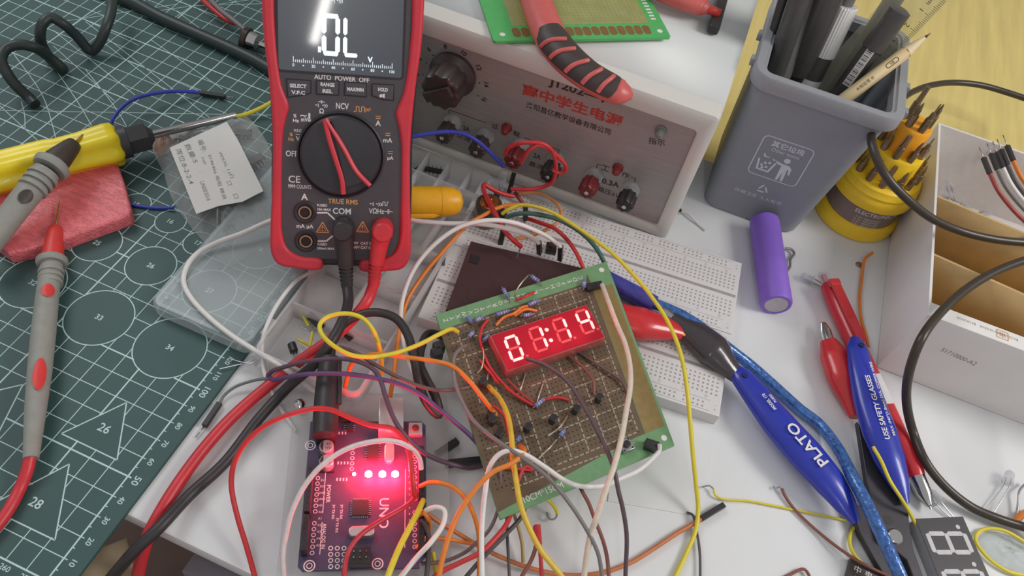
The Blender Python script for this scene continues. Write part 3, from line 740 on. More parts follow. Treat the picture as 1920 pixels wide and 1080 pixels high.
# the yellow plastic handle lying behind the meter
M_org = mat('orange_yellow_plastic', (240, 176, 32), 0.4, var=0.05)
pa, pb = at(690, 378, 24), at(868, 378, 22)
F = frame(pa, pb - pa, z=V(0, 0, 1)); Lh = (pb - pa).length
t = thing('tool_handle', 'orange yellow rounded plastic tool handle sticking out from behind the multimeter', 'handle', F)
prof = [(.3, 0), (7, 1), (8.6, 5), (8.6, Lh - 12), (8.2, Lh - 6), (6.2, Lh - 2), (2.5, Lh - .2), (.2, Lh)]
MB(F).lathe(prof, 28, Matrix.Rotation(math.pi / 2, 4, 'Y') @ Matrix.Rotation(math.pi / 2, 4, 'Z')).build('grip', M_org, t)
MB(F).tube([(4, -6.5, -3), (Lh - 18, -6.9, -3), (Lh - 10, -5.5, -2)], [2.6, 2.6, 1.5], 10).build('grip_rib', M_org, t)
MB(F).lathe([(8.75, Lh - 13), (8.75, Lh - 12.2)], 28, Matrix.Rotation(math.pi / 2, 4, 'Y') @ Matrix.Rotation(math.pi / 2, 4, 'Z')).build('seam_ring', M_org, t)

# ------------------------------------------------------------------ two white breadboards side by side
M_bb = mat('breadboard_white', (216, 214, 214), 0.5, var=0.02, scale=60)
M_hole = mat('breadboard_hole', (158, 153, 153), 0.8); M_line = mat('rail_line_ink', (176, 172, 178), 0.6)
bbR = at(1391, 498, 6.5); bbB = at(1349, 781, 6.5)
by = bbR - bbB; by.z = 0; by.normalize(); bx = V(by.y, -by.x, 0)
def breadboard(near, label):
    """830-hole board, local x along its length (0..165), y across (0..54.5)"""
    org_ = bbB + by * near - bx * 165; org_.z = ZT
    F = frame(org_, bx, z=V(0, 0, 1)); t = thing('breadboard', label, 'breadboard', F, 'white breadboards')
    h = 8.5
    MB(F).box(0, 165, 0, 54.5, 0, h, .6, .2).build('board', M_bb, t)
    hl = MB(F); z = h + .03; q = .52
    def hole(x, y): hl.add([(x - q, y - q, z), (x + q, y - q, z), (x + q, y + q, z), (x - q, y + q, z)], [[0, 1, 2, 3]])
    for k in range(63):
        x = 4 + k * 2.54
        for r in range(5): hole(x, 12.2 + r * 2.54); hole(x, 54.5 - 12.2 - r * 2.54)
    for g_ in range(10):
        for k in range(5):
            x = 8 + g_ * 15.24 + k * 2.54
            for y in (3.2, 5.74, 54.5 - 3.2, 54.5 - 5.74): hole(x, y)
    hl.build('contact_holes', M_hole, t, 0)
    MB(F).box(1, 164, 26.2, 28.3, h - .1, h + .02).build('centre_groove', M_hole, t, 0)
    l = MB(F)
    for y in (1.5, 7.8, 54.5 - 7.8, 54.5 - 1.5):
        l.strip((6, y), (82, y), .3, h + .04); l.strip((90, y), (159, y), .3, h + .04)
    for k in range(0, 63, 5): l.text(str(k or 1), 4 + k * 2.54, 9.9, 1.5, ang=math.pi / 2, z=h + .04); l.text(str(k or 1), 4 + k * 2.54, 44.6, 1.5, ang=math.pi / 2, z=h + .04)
    for i, s in enumerate('abcde'): l.text(s, 162, 12.2 + i * 2.54, 1.2, z=h + .04, ang=math.pi / 2); l.text('fghij'[i], 162, 32.2 + i * 2.54, 1.2, z=h + .04, ang=math.pi / 2)
    for y in (3.2, 54.5 - 5.74): l.text('+', 162, y, 1.5, z=h + .04)
    for y in (5.74, 54.5 - 3.2): l.strip((161.4, y), (162.6, y), .3, h + .04)
    l.build('printed_lines', M_line, t, 0)
    return t, F
bbA, FA = breadboard(-0.2, 'white breadboard lying under the lit perfboard, with the red alligator clip on it')
bbC, FC = breadboard(54.6, 'white breadboard set against the power supply, with jumper wires plugged in')

# dark plate under the perfboard
M_plate = mat('dark_brown_plate', (76, 50, 51), 0.6, var=0.05)
zpl = 10.6
pl = [at(883, 452, zpl), at(1100, 504, zpl), at(1150, 610, zpl), at(836, 581, zpl)]
ux = (pl[1] - pl[0]).normalized(); F = frame(pl[0], ux, z=V(0, 0, 1)); dn = loc(F, 836, 581).y
plt = thing('dark_plate', 'dark brown plastic plate lying on the breadboards beneath the lit perfboard', 'plate', F)
MB(F).prism([(0, 0), (68, 0), (68, dn - 6), (loc(F, 836, 581).x, dn)], -4.2, 0, .4).build('plate', M_plate, plt)
c = loc(F, 890, 487); MB(F).box(c.x - 2.5, c.x + 2.5, c.y - 2.8, c.y + 2.8, 0, .5, .2).build('dark_square', M_blk, plt)  # small dark square raised on the plate

# ------------------------------------------------------------------ the lit perfboard clock
cT = [at(817, 590, 24), at(1137, 490, 25), at(1265, 835, 17), at(938, 974, 17)]
FK = frame(cT[0], cT[1] - cT[0], y=cT[0] - cT[3])     # x along the top edge, y up the board, z out of its face
M_pcb = mat('perfboard_face', (102, 87, 68), 0.5, var=0.1, scale=120)
M_pcbg = mat('perfboard_green', (112, 156, 112), 0.45, var=0.06)
M_gold = mat('edge_pad_gold', (150, 130, 84), 0.4, 0.3, var=0.08)
M_sold = mat('solder', (196, 184, 164), 0.3, 0.7, var=0.1)
M_holeb = mat('drill_hole', (52, 44, 38), 0.8)
kl = lambda x, y, h=0: loc(FK, x, y, h)
C4 = [kl(817, 590), kl(1137, 490), kl(1265, 835), kl(938, 974)]
clk = thing('perfboard_clock', 'brown and green perfboard carrying the lit red display reading 01:14', 'circuit board', FK)
WB = (C4[1].x + C4[2].x) / 2; HB = (C4[3].y + C4[2].y) / 2
bo = [(0, 0), (C4[1].x, 0), (C4[2].x, C4[2].y), (C4[3].x, C4[3].y)]
MB(FK).prism(bo, -1.6, 0, .15).build('green_board', M_pcbg, clk)
def bil(u, v):
    a = Vector(bo[0]).lerp(Vector(bo[1]), u); b_ = Vector(bo[3]).lerp(Vector(bo[2]), u); p = a.lerp(b_, v); return p.x, p.y
fbm = MB(FK); fbm.poly([bil(0.0, .085), bil(.84, .085), bil(.865, .035), bil(.865, .9), bil(.80, .9), bil(.0, .97)], .04)
fp = fbm.build('drilled_field', M_pcb, clk, 0)
e = MB(FK); 
for k in range(18):
    v0 = .14 + .74 * k / 18
    e.poly([bil(.9, v0), bil(.985, v0), bil(.985, v0 + .028), bil(.9, v0 + .028)], .05)
e.poly([bil(.868, .13), bil(.985, .13), bil(.985, .9), bil(.868, .9)], .035)
e.build('gold_edge_pads', M_gold, clk, 0)
hm, sm = MB(FK), MB(FK)
for i in range(34):
    for j in range(36):
        u, v = .03 + .80 * i / 33, .10 + .78 * j / 35
        x, y = bil(u, v); hm.poly(ring(.42, 6, x, y), .07)
rnd = random.Random(3)
def trace(u0, v0, u1, v1):
    n = max(2, int(math.hypot((u1 - u0) * 33, (v1 - v0) * 36)))
    for k in range(n):
        a = (u0 + (u1 - u0) * k / n, v0 + (v1 - v0) * k / n); c_ = (u0 + (u1 - u0) * (k + .72) / n, v0 + (v1 - v0) * (k + .72) / n)
        sm.strip(bil(*a), bil(*c_), .7, .1)
for v in (.10, .17, .255): trace(.03, v, .82, v)
for u in (.44, .54, .64, .74, .83): trace(u, .10, u, .88)
for v in (.50, .58, .66, .74, .82, .88): trace(.36, v, .83, v)
for u, v0, v1 in ((.08, .12, .5), (.18, .3, .9), (.3, .4, .92), (.24, .6, .9)): trace(u, v0, u, v1)
trace(.1, .9, .8, .92); trace(.04, .7, .3, .72)
hm.build('drill_holes', M_holeb, fp, 0); sm.build('solder_tracks', M_sold, fp, 0)
lm = MB(FK)
for k in range(24):
    x, y = bil(.04 + .78 * k / 23, .045); lm.text('ZYXWVUTSRQPONMLKJIHGFEDCBA'[k], x, y, 2.4, z=.06, bold=.0, ang=math.pi / 2)
    if k % 2 == 0: pass
a, c_ = kl(990, 932), kl(1045, 910); lm.text('10CM*15CM', (a.x + c_.x) / 2, (a.y + c_.y) / 2 - 0.5, 3.0, 20, math.atan2((c_ - a).y, (c_ - a).x), .06)
for p in ((1128, 506), (1245, 821)):
    q = kl(*p); lm.poly(ring(1.5, 14, q.x, q.y), .06)
lm.build('white_lettering', M_wink, clk, 0)
# the four-digit display
M_dred = mat('display_red', (150, 8, 34), 0.3, var=0.02)
bs = M_dred.node_tree.nodes['Principled BSDF']; bs.inputs['Emission Color'].default_value = (.75, .005, .035, 1); bs.inputs['Emission Strength'].default_value = .16  # emission paints the segments' light spreading into the red face
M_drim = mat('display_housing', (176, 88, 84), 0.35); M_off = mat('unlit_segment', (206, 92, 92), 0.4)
bs = M_off.node_tree.nodes['Principled BSDF']; bs.inputs['Emission Color'].default_value = (.7, .06, .08, 1); bs.inputs['Emission Strength'].default_value = .3  # emission paints a faint red spill on the unlit segments
M_on = glow('lit_segment', (255, 150, 140), 3.2)
M_on.node_tree.nodes['Principled BSDF'].inputs['Emission Color'].default_value = (1, .25, .24, 1)
HD = 8.0
dq = [kl(951, 697, HD), kl(1134, 630, HD), kl(1110, 569, HD), kl(927, 624, HD)]
dx = (dq[1] - dq[0] + dq[2] - dq[3]); 
fdp = FK @ V(dq[0].x, dq[0].y, HD); FDsp = frame(fdp, FK.to_3x3() @ V(dx.x, dx.y, 0), z=FK.col[2].to_3d())
dl_ = lambda x, y, h=0: loc(FDsp, x, y, h)
DW = (dl_(1134, 630).x + dl_(1110, 569).x - dl_(927, 624).x) / 2; DH = (dl_(1110, 569).y + dl_(927, 624).y) / 2
disp = MB(FDsp).box(0, DW, 0, DH, -7.6, 0, .6, .2).build('digit_display', M_drim, clk)
MB(FDsp).prism(rr(DW - 1.2, DH - 1.2, .5, 3, DW / 2, DH / 2), -.2, .12).build('red_face', M_dred, disp)
ons, offs = MB(FDsp), MB(FDsp)
c0, c3 = dl_(963, 653), dl_(1096, 603)
w_, h_ = 7.4, 14.0
def D(u0): return 0
for i, on in enumerate(('abcdef', 'bc', 'bc', 'fgbc')):
    c = c0.lerp(c3, i / 3); sl = 0.10
    seg7(ons, c.x - w_ / 2 - .5, c.y - h_ / 2, w_, h_, on, .22, .2, sl); seg7(offs, c.x - w_ / 2 - .5, c.y - h_ / 2, w_, h_, [k for k in 'abcdefg' if k not in on], .16, .17, sl)
    if i != 1: offs.poly(ring(.8, 10, c.x + w_ / 2 + .8, c.y - h_ / 2 + .8), .16)
cc = c0.lerp(c3, .5)
for dy in (-3.2, 3.0): ons.poly(ring(1.05, 14, cc.x + .1 * dy - .6, cc.y + dy), .22)
ons.build('lit_segments', M_on, disp, 0); offs.build('unlit_segments', M_off, disp, 0)
def red_lamp(name, P, power, r=0.002):  # unseen point light added over a lit part to spread its red glow
    l = bpy.data.lights.new(name, 'POINT'); l.energy = power; l.color = (1, .02, .05); l.shadow_soft_size = r
    o = bpy.data.objects.new(name, l); COL.objects.link(o); o.location = P * S
for i in range(4):
    c = c0.lerp(c3, i / 3); red_lamp('digit_light', FDsp @ V(c.x, c.y, 16), .0036, .004)
# small parts soldered on the board
M_resb = mat('resistor_blue', (112, 122, 176), 0.4, var=0.15, scale=900)
M_ora = mat('orange_wire', (226, 132, 52), 0.42, var=0.05); M_redw = mat('red_wire', (200, 52, 56), 0.4, var=0.05)
M_wht = mat('white_wire', (226, 224, 222), 0.45, var=0.03); M_gry = mat('grey_wire', (124, 120, 120), 0.45, var=0.05)
M_pur = mat('purple_wire', (96, 68, 116), 0.42, var=0.06); M_brn = mat('brown_wire', (136, 84, 72), 0.45, var=0.06)
M_tau = mat('taupe_wire', (104, 84, 82), 0.45); M_drk = mat('charcoal_wire', (84, 78, 80), 0.45); M_grn = mat('green_wire', (60, 98, 88), 0.42); M_blu = mat('blue_wire', (56, 66, 176), 0.4, var=0.05)
def board_res(p0, p1, h=2.2):
    a, c = kl(*p0, h), kl(*p1, h); A, C_ = FK @ V(a.x, a.y, h), FK @ V(c.x, c.y, h); d = (C_ - A); L = d.length
    G = frame(A.lerp(C_, .5), FK.col[2].to_3d(), z=d); q = L / 2
    r_ = MB(G).lathe([(.2, -q), (1.1, -q + .3), (1.25, -q + 1), (.95, -q + 1.8), (.95, q - 1.8), (1.25, q - 1), (1.1, q - .3), (.2, q)], 12).build('resistor', M_resb, clk)
    bd = MB(G)
    for k in (-.5, -.2, .15, .45): bd.lathe([(1.02, k * L * .6 - .15), (1.02, k * L * .6 + .15)], 10, None, False, False)
    bd.build('colour_bands', M_wink, r_)
    MB().tube([A - d * .35 - FK.col[2].to_3d() * h, A - d * .2, A, C_, C_ + d * .2, C_ + d * .35 - FK.col[2].to_3d() * h], .25, 6).build('leads', M_steel, r_)
for p in (((876, 594), (884, 604)), ((890, 602), (905, 594)), ((930, 590), (955, 583)), ((990, 572), (1010, 563)), ((943, 541), (953, 558)), ((995, 517), (1011, 528)), ((980, 592), (998, 589)), ((906, 640), (917, 628)), ((878, 632), (888, 622)), ((1096, 526), (1094, 540), ), ((1003, 762), (1020, 748)), ((968, 828), (975, 818)), ((1050, 818), (1058, 806))): board_res(*p)
def board_wire(pts, m, r=.75, name='link_wire'):
    W = [FK @ V(kl(x, y, h).x, kl(x, y, h).y, h) for x, y, h in pts]
    return MB().tube(catmull(W, n=6), r, 7).build(name, m, clk, 60)
for pts, m in ((((968, 563, 1), (985, 556, 3), (1001, 548, 1)), M_redw), (((965, 592, 2), (985, 580, 4), (1006, 583, 2)), M_ora), (((930, 610, 1), (945, 595, 3), (963, 588, 5), (980, 576, 3), (990, 574, 3)), M_ora), (((905, 655, 1), (900, 635, 3), (905, 612, 2), (915, 600, 1)), M_redw),
               (((905, 655, 1), (920, 690, 3), (960, 735, 3), (1008, 765, 1)), M_redw), (((1020, 750, 1), (1045, 745, 2), (1066, 750, 1)), M_redw), (((950, 710, 2), (975, 735, 3), (1000, 755, 2)), M_rtan), (((1064, 665, 1), (1095, 690, 3), (1112, 715, 3), (1114, 740, 1)), M_brn),
               (((1085, 660, 1), (1130, 690, 2), (1165, 715, 2), (1180, 745, 1)), M_tau), (((900, 560 + 115, 1), (920, 700, 3), (935, 720, 2)), M_redw), (((967, 918, 1), (985, 875, 2), (1000, 880, 1)), M_redw), (((945, 878, 1), (970, 879, 2), (998, 882, 1)), M_redw), (((925, 760, 3), (945, 780, 3), (953, 815, 2)), M_redw)):
    board_wire(pts, m)
for pts in (((966, 562, 1), (967, 548, 6), (978, 530, 8), (990, 517, 7)), ((1018, 720, .6), (1010, 745, 1), (1006, 762, .6)), ((1028, 818, 1), (1050, 800, 2), (1064, 780, .5)), ((1010, 860, 1), (1030, 840, 2), (1044, 824, .5)), ((918, 690, .5), (912, 715, 2), (905, 725, .5)), ((985, 700, .5), (978, 725, 2), (968, 745, .5)), ((900, 640, .5), (907, 660, 2), (903, 690, 2), (895, 700, .5))):
    board_wire(pts, M_sold, .4, 'tinned_wire')
def board_transistor(px, py):
    c = kl(px, py, 4); F = FK @ Matrix.Translation((c.x, c.y, 0)) @ Matrix.Rotation(.4, 4, 'Z')
    o = [(2.1 * math.cos(a), 2.1 * math.sin(a)) for a in [math.radians(-50 + 280 * k / 14) for k in range(15)]]
    q = MB(F).prism(o, 2.2, 6.6, .3).build('transistor', M_blk, clk)
    l = MB(F)
    for k in (-1, 0, 1): l.rod((k, .2, 0), (k, .2, 2.3), .22, .22, 6)
    l.build('legs', M_steel, q)
for p in ((1123, 748), (1080, 769), (1037, 787), (990, 803), (920, 778), (935, 815), (923, 790), (905, 718)): board_transistor(*p)
def tact(px, py):
    c = kl(px, py, 2); F = FK @ Matrix.Translation((c.x, c.y, 0))
    q = MB(F).box(-3, 3, -3, 3, 0.2, 3.6, .3).build('push_button', M_steel, clk)
    MB(F).lathe([(1.7, 3.5), (1.7, 5.0), (.2, 5.1)], 16).build('button_cap', M_blk, q)
    p = MB(F)
    for sx in (-2.3, 2.3):
        for sy in (-2.3, 2.3): p.ball((sx, sy, 3.6), .5, 8)
    p.build('corner_rivets', M_blk, q)
tact(1173, 836)
# black plugs standing on the board: upper right and lower right, and the header at the left edge
def board_block(p0, p1, w, h, name='pin_socket', m=None):
    a, c = kl(*p0, h), kl(*p1, h); d = c - a
    F = FK @ Matrix.Translation((a.x, a.y, 0)) @ Matrix.Rotation(math.atan2(d.y, d.x), 4, 'Z')
    return MB(F).box(0, math.hypot(d.x, d.y), -w / 2, w / 2, .1, h, .3).build(name, m or M_blk, clk)
board_block((1100, 538), (1130, 531), 4.0, 2.6); board_block((1212, 828), (1236, 836), 4.2, 5)
def nub(px, py): 
    c = kl(px, py, 1); MB(FK).box(c.x - 2.5, c.x + 2.5, c.y - 2.5, c.y + 2, -9, -1.7, .3).build('pin_socket', M_blk, clk)
nub(824, 640); nub(820, 652)
# ------------------------------------------------------------------ red-lit microcontroller board on a clear acrylic base
ZU = 12.0
uT, uB, uR = at(582, 790, ZU), at(553, 1068, ZU), at(792, 790, ZU)
FU = frame(uT, uR - uT, z=V(0, 0, 1)); ul = lambda x, y, h=0: loc(FU, x, y, h)
UW, UL = 53.3, 68.6
M_uno = mat('board_blue_black', (70, 62, 92), 0.45, var=0.06, scale=150)
M_acr = clear('clear_acrylic', (235, 235, 235), 0.16, 0.08, (244, 244, 244), bscale=40)
holder = thing('acrylic_base', 'clear acrylic base plate screwed under the microcontroller board', 'base plate', FU @ Matrix.Translation((0, 0, ZT - ZU)))
MB(FU).prism(rr(UW + 20, UL + 32, 4, 4, UW / 2 + 1, -UL / 2 + 3), ZT - ZU + 4.0, ZT - ZU + 7, .3).build('plate', M_acr, holder)
for x, y in ((-5, 13), (58, 13), (-5, -80), (58, -80)):
    MB(FU).lathe([(3, ZT - ZU), (3, ZT - ZU + 4.1)], 16, Matrix.Translation((x, y, 0))).build('foot', M_acr, holder)
sc_ = ul(563, 761, -4); 
k = MB(FU @ Matrix.Translation((sc_.x, sc_.y, 0))).lathe([(1.5, ZT - ZU + 6.9), (1.5, -3), (2.7, -2.8), (2.6, -1.6), (1.6, -.6), (.2, -.3)], 16).build('screw', M_chrome, holder)
for x, y in ((6, -6), (47, -6), (6, -62), (47, -62)): MB(FU @ Matrix.Translation((x, y, 0))).lathe([(2.2, ZT - ZU + 6.9), (2.2, -1.7)], 12).build('standoff', M_acr, holder)
uno = thing('microcontroller_board', 'dark blue microcontroller board printed UNO with glowing red lights', 'circuit board', FU)
uo = [(0, 0), (UW - 2, 0), (UW, -2), (UW, -UL + 5), (UW - 3, -UL + 2), (UW - 3, -UL), (2, -UL), (0, -UL + 2)]
MB(FU).prism(uo, -1.6, 0, .1).build('board', M_uno, uno)
M_hdr = mat('header_black', (44, 38, 46), 0.45)
# sockets along both long sides
def strip(x, y0, n, name='pin_socket_strip'):
    h = MB(FU).box(x - 1.25, x + 1.25, y0 - n * 2.54, y0, .05, 8.4, .2).build(name, M_hdr, uno)
    hh = MB(FU)
    for k in range(n): hh.add([(x + a * .5, y0 - 1.27 - 2.54 * k + b_ * .5, 8.43) for a, b_ in ((-1, -1), (1, -1), (1, 1), (-1, 1))], [[0, 1, 2, 3]])
    hh.build('socket_holes', M_holeb, h, 0)
strip(2.5, -26, 8); strip(2.5, -47.5, 6); strip(50.8, -16.5, 10); strip(50.8, -43, 8)
M_tin = mat('tin_shell', (206, 200, 198), 0.3, 0.8, var=0.04)
a, c = ul(711, 760, 10.5), ul(757, 760, 10.5)
u0 = MB(FU).box(a.x, c.x, -9.5, 6.8, .1, 10.8, .3).build('usb_socket', M_tin, uno)
MB(FU).box(a.x + 1.5, c.x - 1.5, 6.6, 6.95, 1.5, 9.5, .1).build('port_opening', M_hole, u0)
pj = MB(FU).box(3.0, 12.0, -11.6, 1.8, .1, 10.9, .4).build('power_jack', M_blk, uno)
# electrolytic cans
M_can = mat('capacitor_can', (196, 184, 188), 0.3, 0.5); 
for y in (836, 864):
    p = ul(612, y, 5.5); F = FU @ Matrix.Translation((p.x, p.y, 0))
    k = MB(F).lathe([(3.2, 1.0), (3.2, 5.2), (2.8, 5.6), (.2, 5.6)], 24).build('capacitor', M_can, uno)
    MB(F).box(-3.3, 3.3, -3.3, 3.3, .05, 1.0, .2).build('capacitor_base', M_blk, k)
    t_ = MB(F); t_.poly([(2.7 * math.cos(a_), 2.7 * math.sin(a_)) for a_ in [math.radians(120 + 120 * q / 8) for q in range(9)]], 5.63); t_.text('47', .8, .9, 1.3, z=5.64); t_.text('16V', .8, -.9, 1.1, z=5.64); t_.build('printed_mark', M_ink, k, 0)
# chips
def smd(px, py, w, l, h, pins, sides=2, nm='chip'):
    p = ul(px, py, h); F = FU @ Matrix.Translation((p.x, p.y, 0))
    k = MB(F).box(-w / 2, w / 2, -l / 2, l / 2, .15, h, .15).build(nm, M_blk, uno)
    t_ = MB(F)
    for i in range(pins):
        y = -l / 2 + l * (i + .5) / pins
        for s in (-1, 1):
            t_.box(min(s * w / 2, s * (w / 2 + 1)), max(s * w / 2, s * (w / 2 + 1)), y - .18, y + .18, .1, .5)
            if sides == 4:
                x = -w / 2 + w * (i + .5) / pins; t_.box(x - .18, x + .18, min(s * l / 2, s * (l / 2 + 1)), max(s * l / 2, s * (l / 2 + 1)), .1, .5)
    t_.build('chip_legs', M_steel, k, 0)
smd(676, 951, 7, 7, 1.2, 8, 4); smd(699, 842, 5, 9.5, 1.6, 8); smd(655, 800, 3.4, 3.4, 1.5, 3); smd(645, 783, 6.2, 3.4, 1.7, 3)
def crystal(px, py, ang, L=11.0):
    p = ul(px, py, 3); F = FU @ Matrix.Translation((p.x, p.y, 0)) @ Matrix.Rotation(ang, 4, 'Z')
    MB(F).prism(rr(L, 4.6, 2.2, 5), .1, 3.6, .5).build('crystal', M_tin, uno)
crystal(678, 996, 0.02); crystal(730, 848, math.pi / 2, 9.5)
p = ul(779, 804, 3); F = FU @ Matrix.Translation((p.x, p.y, 0))
k = MB(F).box(-3.2, 3.2, -3.2, 3.2, .1, 3.4, .3).build('reset_button', M_tin, uno); MB(F).lathe([(1.7, 3.3), (1.7, 4.2), (.2, 4.3)], 16).build('button_cap', M_redled, k)
# programming header block and jumper pads
p = ul(675, 1041, 6); F = FU @ Matrix.Translation((p.x, p.y, 0))
k = MB(F).box(-4.2, 4.2, -3.6, 3.6, .1, 6.5, .3).build('programming_header', M_blk, uno)
q_ = MB(F)
for x in (-2.54, 0, 2.54):
    for y in (-1.27, 1.27): q_.rod((x, y, 6.4), (x, y, 7.8), .35, .3, 6)
q_.build('header_pins', M_chrome, k)
# printed marks
sk = MB(FU); Z = .04
def st(s, px, py, h, ang=0.0, w=None): p = ul(px, py); sk.text(s, p.x, p.y, h, w, ang, Z, .01)
st('UNO', 720, 962, 4.2, -math.pi / 2, 13.5); st('POWER', 616, 926, 1.7, -math.pi / 2); st('ANALOG IN', 607, 1005, 1.7, -math.pi / 2, 11)
for px, py in ((582, 835), (580, 1061), (708, 1057)):
    p = ul(px, py); sk.loop(ring(2.2, 20, p.x, p.y), .5, Z); sk.loop(ring(1.1, 14, p.x, p.y), .4, Z)
def pads(x0, y0, n, dy=-2.54):
    for k in range(n): sk.loop(ring(.8, 12, x0, y0 + dy * k), .35, Z)
pads(5.4, -28, 7); pads(5.4, -48.5, 6); pads(48.2, -18, 9); pads(48.2, -44.5, 7)
for i in range(3):
    for j in range(4): p = ul(620 + i * 12.5, 1028 + j * 11.5); sk.loop(ring(.85, 10, p.x, p.y), .4, Z)
pads(20, -13.5, 5)
sk.strip((8.6, -24), (8.6, -44), .3, Z); sk.strip((8.6, -48), (8.6, -62), .3, Z); sk.strip((44, -24), (44, -60), .3, Z)
for px, py, n in ((634, 868, 4), (632, 899, 4), (636, 812, 3)):
    for k in range(n):
        p = ul(px + k * 6, py); sk.poly([(p.x - .3, p.y - .7), (p.x + .3, p.y - .7), (p.x + .3, p.y + .7), (p.x - .3, p.y + .7)], Z)
for k, s in enumerate(('5V', '3V3', 'GND', 'GND', 'VIN', 'A0', 'A1', 'A2', 'A3', 'A4', 'A5')): sk.text(s, 7.5, -29 - k * 2.9, 1.0, None, 0, Z)
for k in range(13): sk.text(str(13 - k), 45.9, -19 - k * 2.9, 1.0, None, 0, Z)
for px, py in ((640, 960), (632, 985), (625, 960)): st('5V TX RX', px, py, 1.1, -math.pi / 2)
sk.build('white_lettering', M_wink, uno, 0)
M_led = glow('red_led', (255, 150, 160), 14.0); M_led.node_tree.nodes['Principled BSDF'].inputs['Emission Color'].default_value = (1, .2, .26, 1)
for px, py, r, e in ((664, 888, .85, .02), (691, 888, 1.7, .085), (717, 888, 1.7, .085), (741, 888, 1.7, .085), (722, 808, .3, .006)):
    p = ul(px, py, 1.2); F = FU @ Matrix.Translation((p.x, p.y, 0))
    k = MB(F).box(-r, r, -r * .7, r * .7, .05, .5).build('led_base', M_tin, uno)
    MB(F).lathe([(r, .4), (r, .9), (r * .7, 1.4), (.1, 1.6)], 14).build('glowing_lens', M_led, k)
    red_lamp('led_light', F @ V(0, 0, 6.5), e * .7)

# thick black power plug and its folded cord
pc = [at(609, 818, 20), at(612, 760, 20.5), at(617, 705, 21), at(620, 668, 22)]
plug, W, r = wire(((620, 668, 22), (625, 632, 23), (640, 612, 25), (676, 590, 28), (709, 586, 30), (742, 597, 30), (764, 627, 29), (776, 671, 27), (785, 716, 24), (800, 755, 18), (823, 778, 14), (817, 745, 17), (800, 712, 19), (788, 684, 19), (790, 652, 17), (806, 625, 13), (845, 640, 10.5), (880, 690, 9.5)), 17, M_rub, 'black power cable plugged into the microcontroller board and folded back beneath the perfboard', 'power_cable', 'cable', sides=12)
MB().tube(catmull(pc, n=6), [mm(48, pc[0]) / 2] * 14 + [mm(46, pc[0]) / 2] * 4 + [2.4], 20).build('barrel_plug', M_rub, plug)
MB().tube([at(635, 675, 24), at(637, 715, 24), at(636, 758, 23)], 1.1, 8).build('cord_tie', M_rub, plug)
ring_ = at(610, 746, 20.3); 
# ------------------------------------------------------------------ grey desk bin and what stands in it
M_bin = mat('bin_grey', (136, 140, 148), 0.42, var=0.03, scale=80, bump=0.02, bscale=1500)
M_binrim = mat('bin_rim_grey', (148, 150, 156), 0.38, var=0.03)
M_binprint = mat('bin_print', (206, 209, 220), 0.55, var=0.05)
RH = 104.0
f0, f1 = at(1318, 382, ZT), at(1482, 441, ZT)
dirb = (f1 - f0); dirb.z = 0; dirb.normalize(); 
FBn = frame(V(f0.x, f0.y, ZT), dirb, z=V(0, 0, 1))
W0 = (f1 - f0).length
r0, r1 = loc(FBn, 1398, 158, 98), loc(FBn, 1690, 245, 98)
RX0, RX1, RY0 = r0.x + 1, r1.x - 1.0, (r0.y + r1.y) / 2
RY1 = RY0 + 92
binn = thing('desk_bin', 'small grey desk bin printed Other waste, full of pens, beside the power supply', 'bin', FBn)
def tier(z, d=0.0):
    t = z / 98.0
    x0, x1 = (-1) * (1 - t) + (RX0 + 3.5) * t, (W0 + 2) * (1 - t) + (RX1 - 3.5) * t
    y0, y1 = (-0.5) * (1 - t) + (RY0 + 3.5) * t, 78 * (1 - t) + (RY1 - 3.5) * t
    return rr(x1 - x0 - 2 * d, y1 - y0 - 2 * d, max(1, 9 - d), 5, (x0 + x1) / 2, (y0 + y1) / 2)
P = lambda o, z: [(x, y, z) for x, y in o]
b = MB(FBn); b.rings([P(tier(0, 1.5), 0), P(tier(1.5), 1.5), P(tier(98), 98), P(tier(98, 1.4), 98), P(tier(4, 1.4), 4)], True, True)
shell = b.build('shell', M_bin, binn)
ro = rr(RX1 - RX0, RY1 - RY0, 11, 6, (RX0 + RX1) / 2, (RY0 + RY1) / 2)
b = MB(FBn); b.rings([P(inset(ro, 3.5), 95), P(inset(ro, .4), 95), P(ro, 96), P(ro, 103), P(inset(ro, .8), 104.2), P(inset(ro, 5.0), 104.2), P(inset(ro, 5.6), 103.2), P(inset(ro, 7.0), 103), P(inset(ro, 7.4), 97)], False, False)
rim = b.build('rim', M_binrim, binn, 40)
for x, y in ((RX0 - .6, RY0 + 18), (RX0 - .6, RY0 + 44), (RX1 + .6, RY0 + 16), (RX1 + .6, RY0 + 40)):
    MB(FBn).box(x - 1.8, x + 1.8, y - 2.5, y + 2.5, 97.5, 102.5, .8).build('hinge_knob', M_binrim, binn)
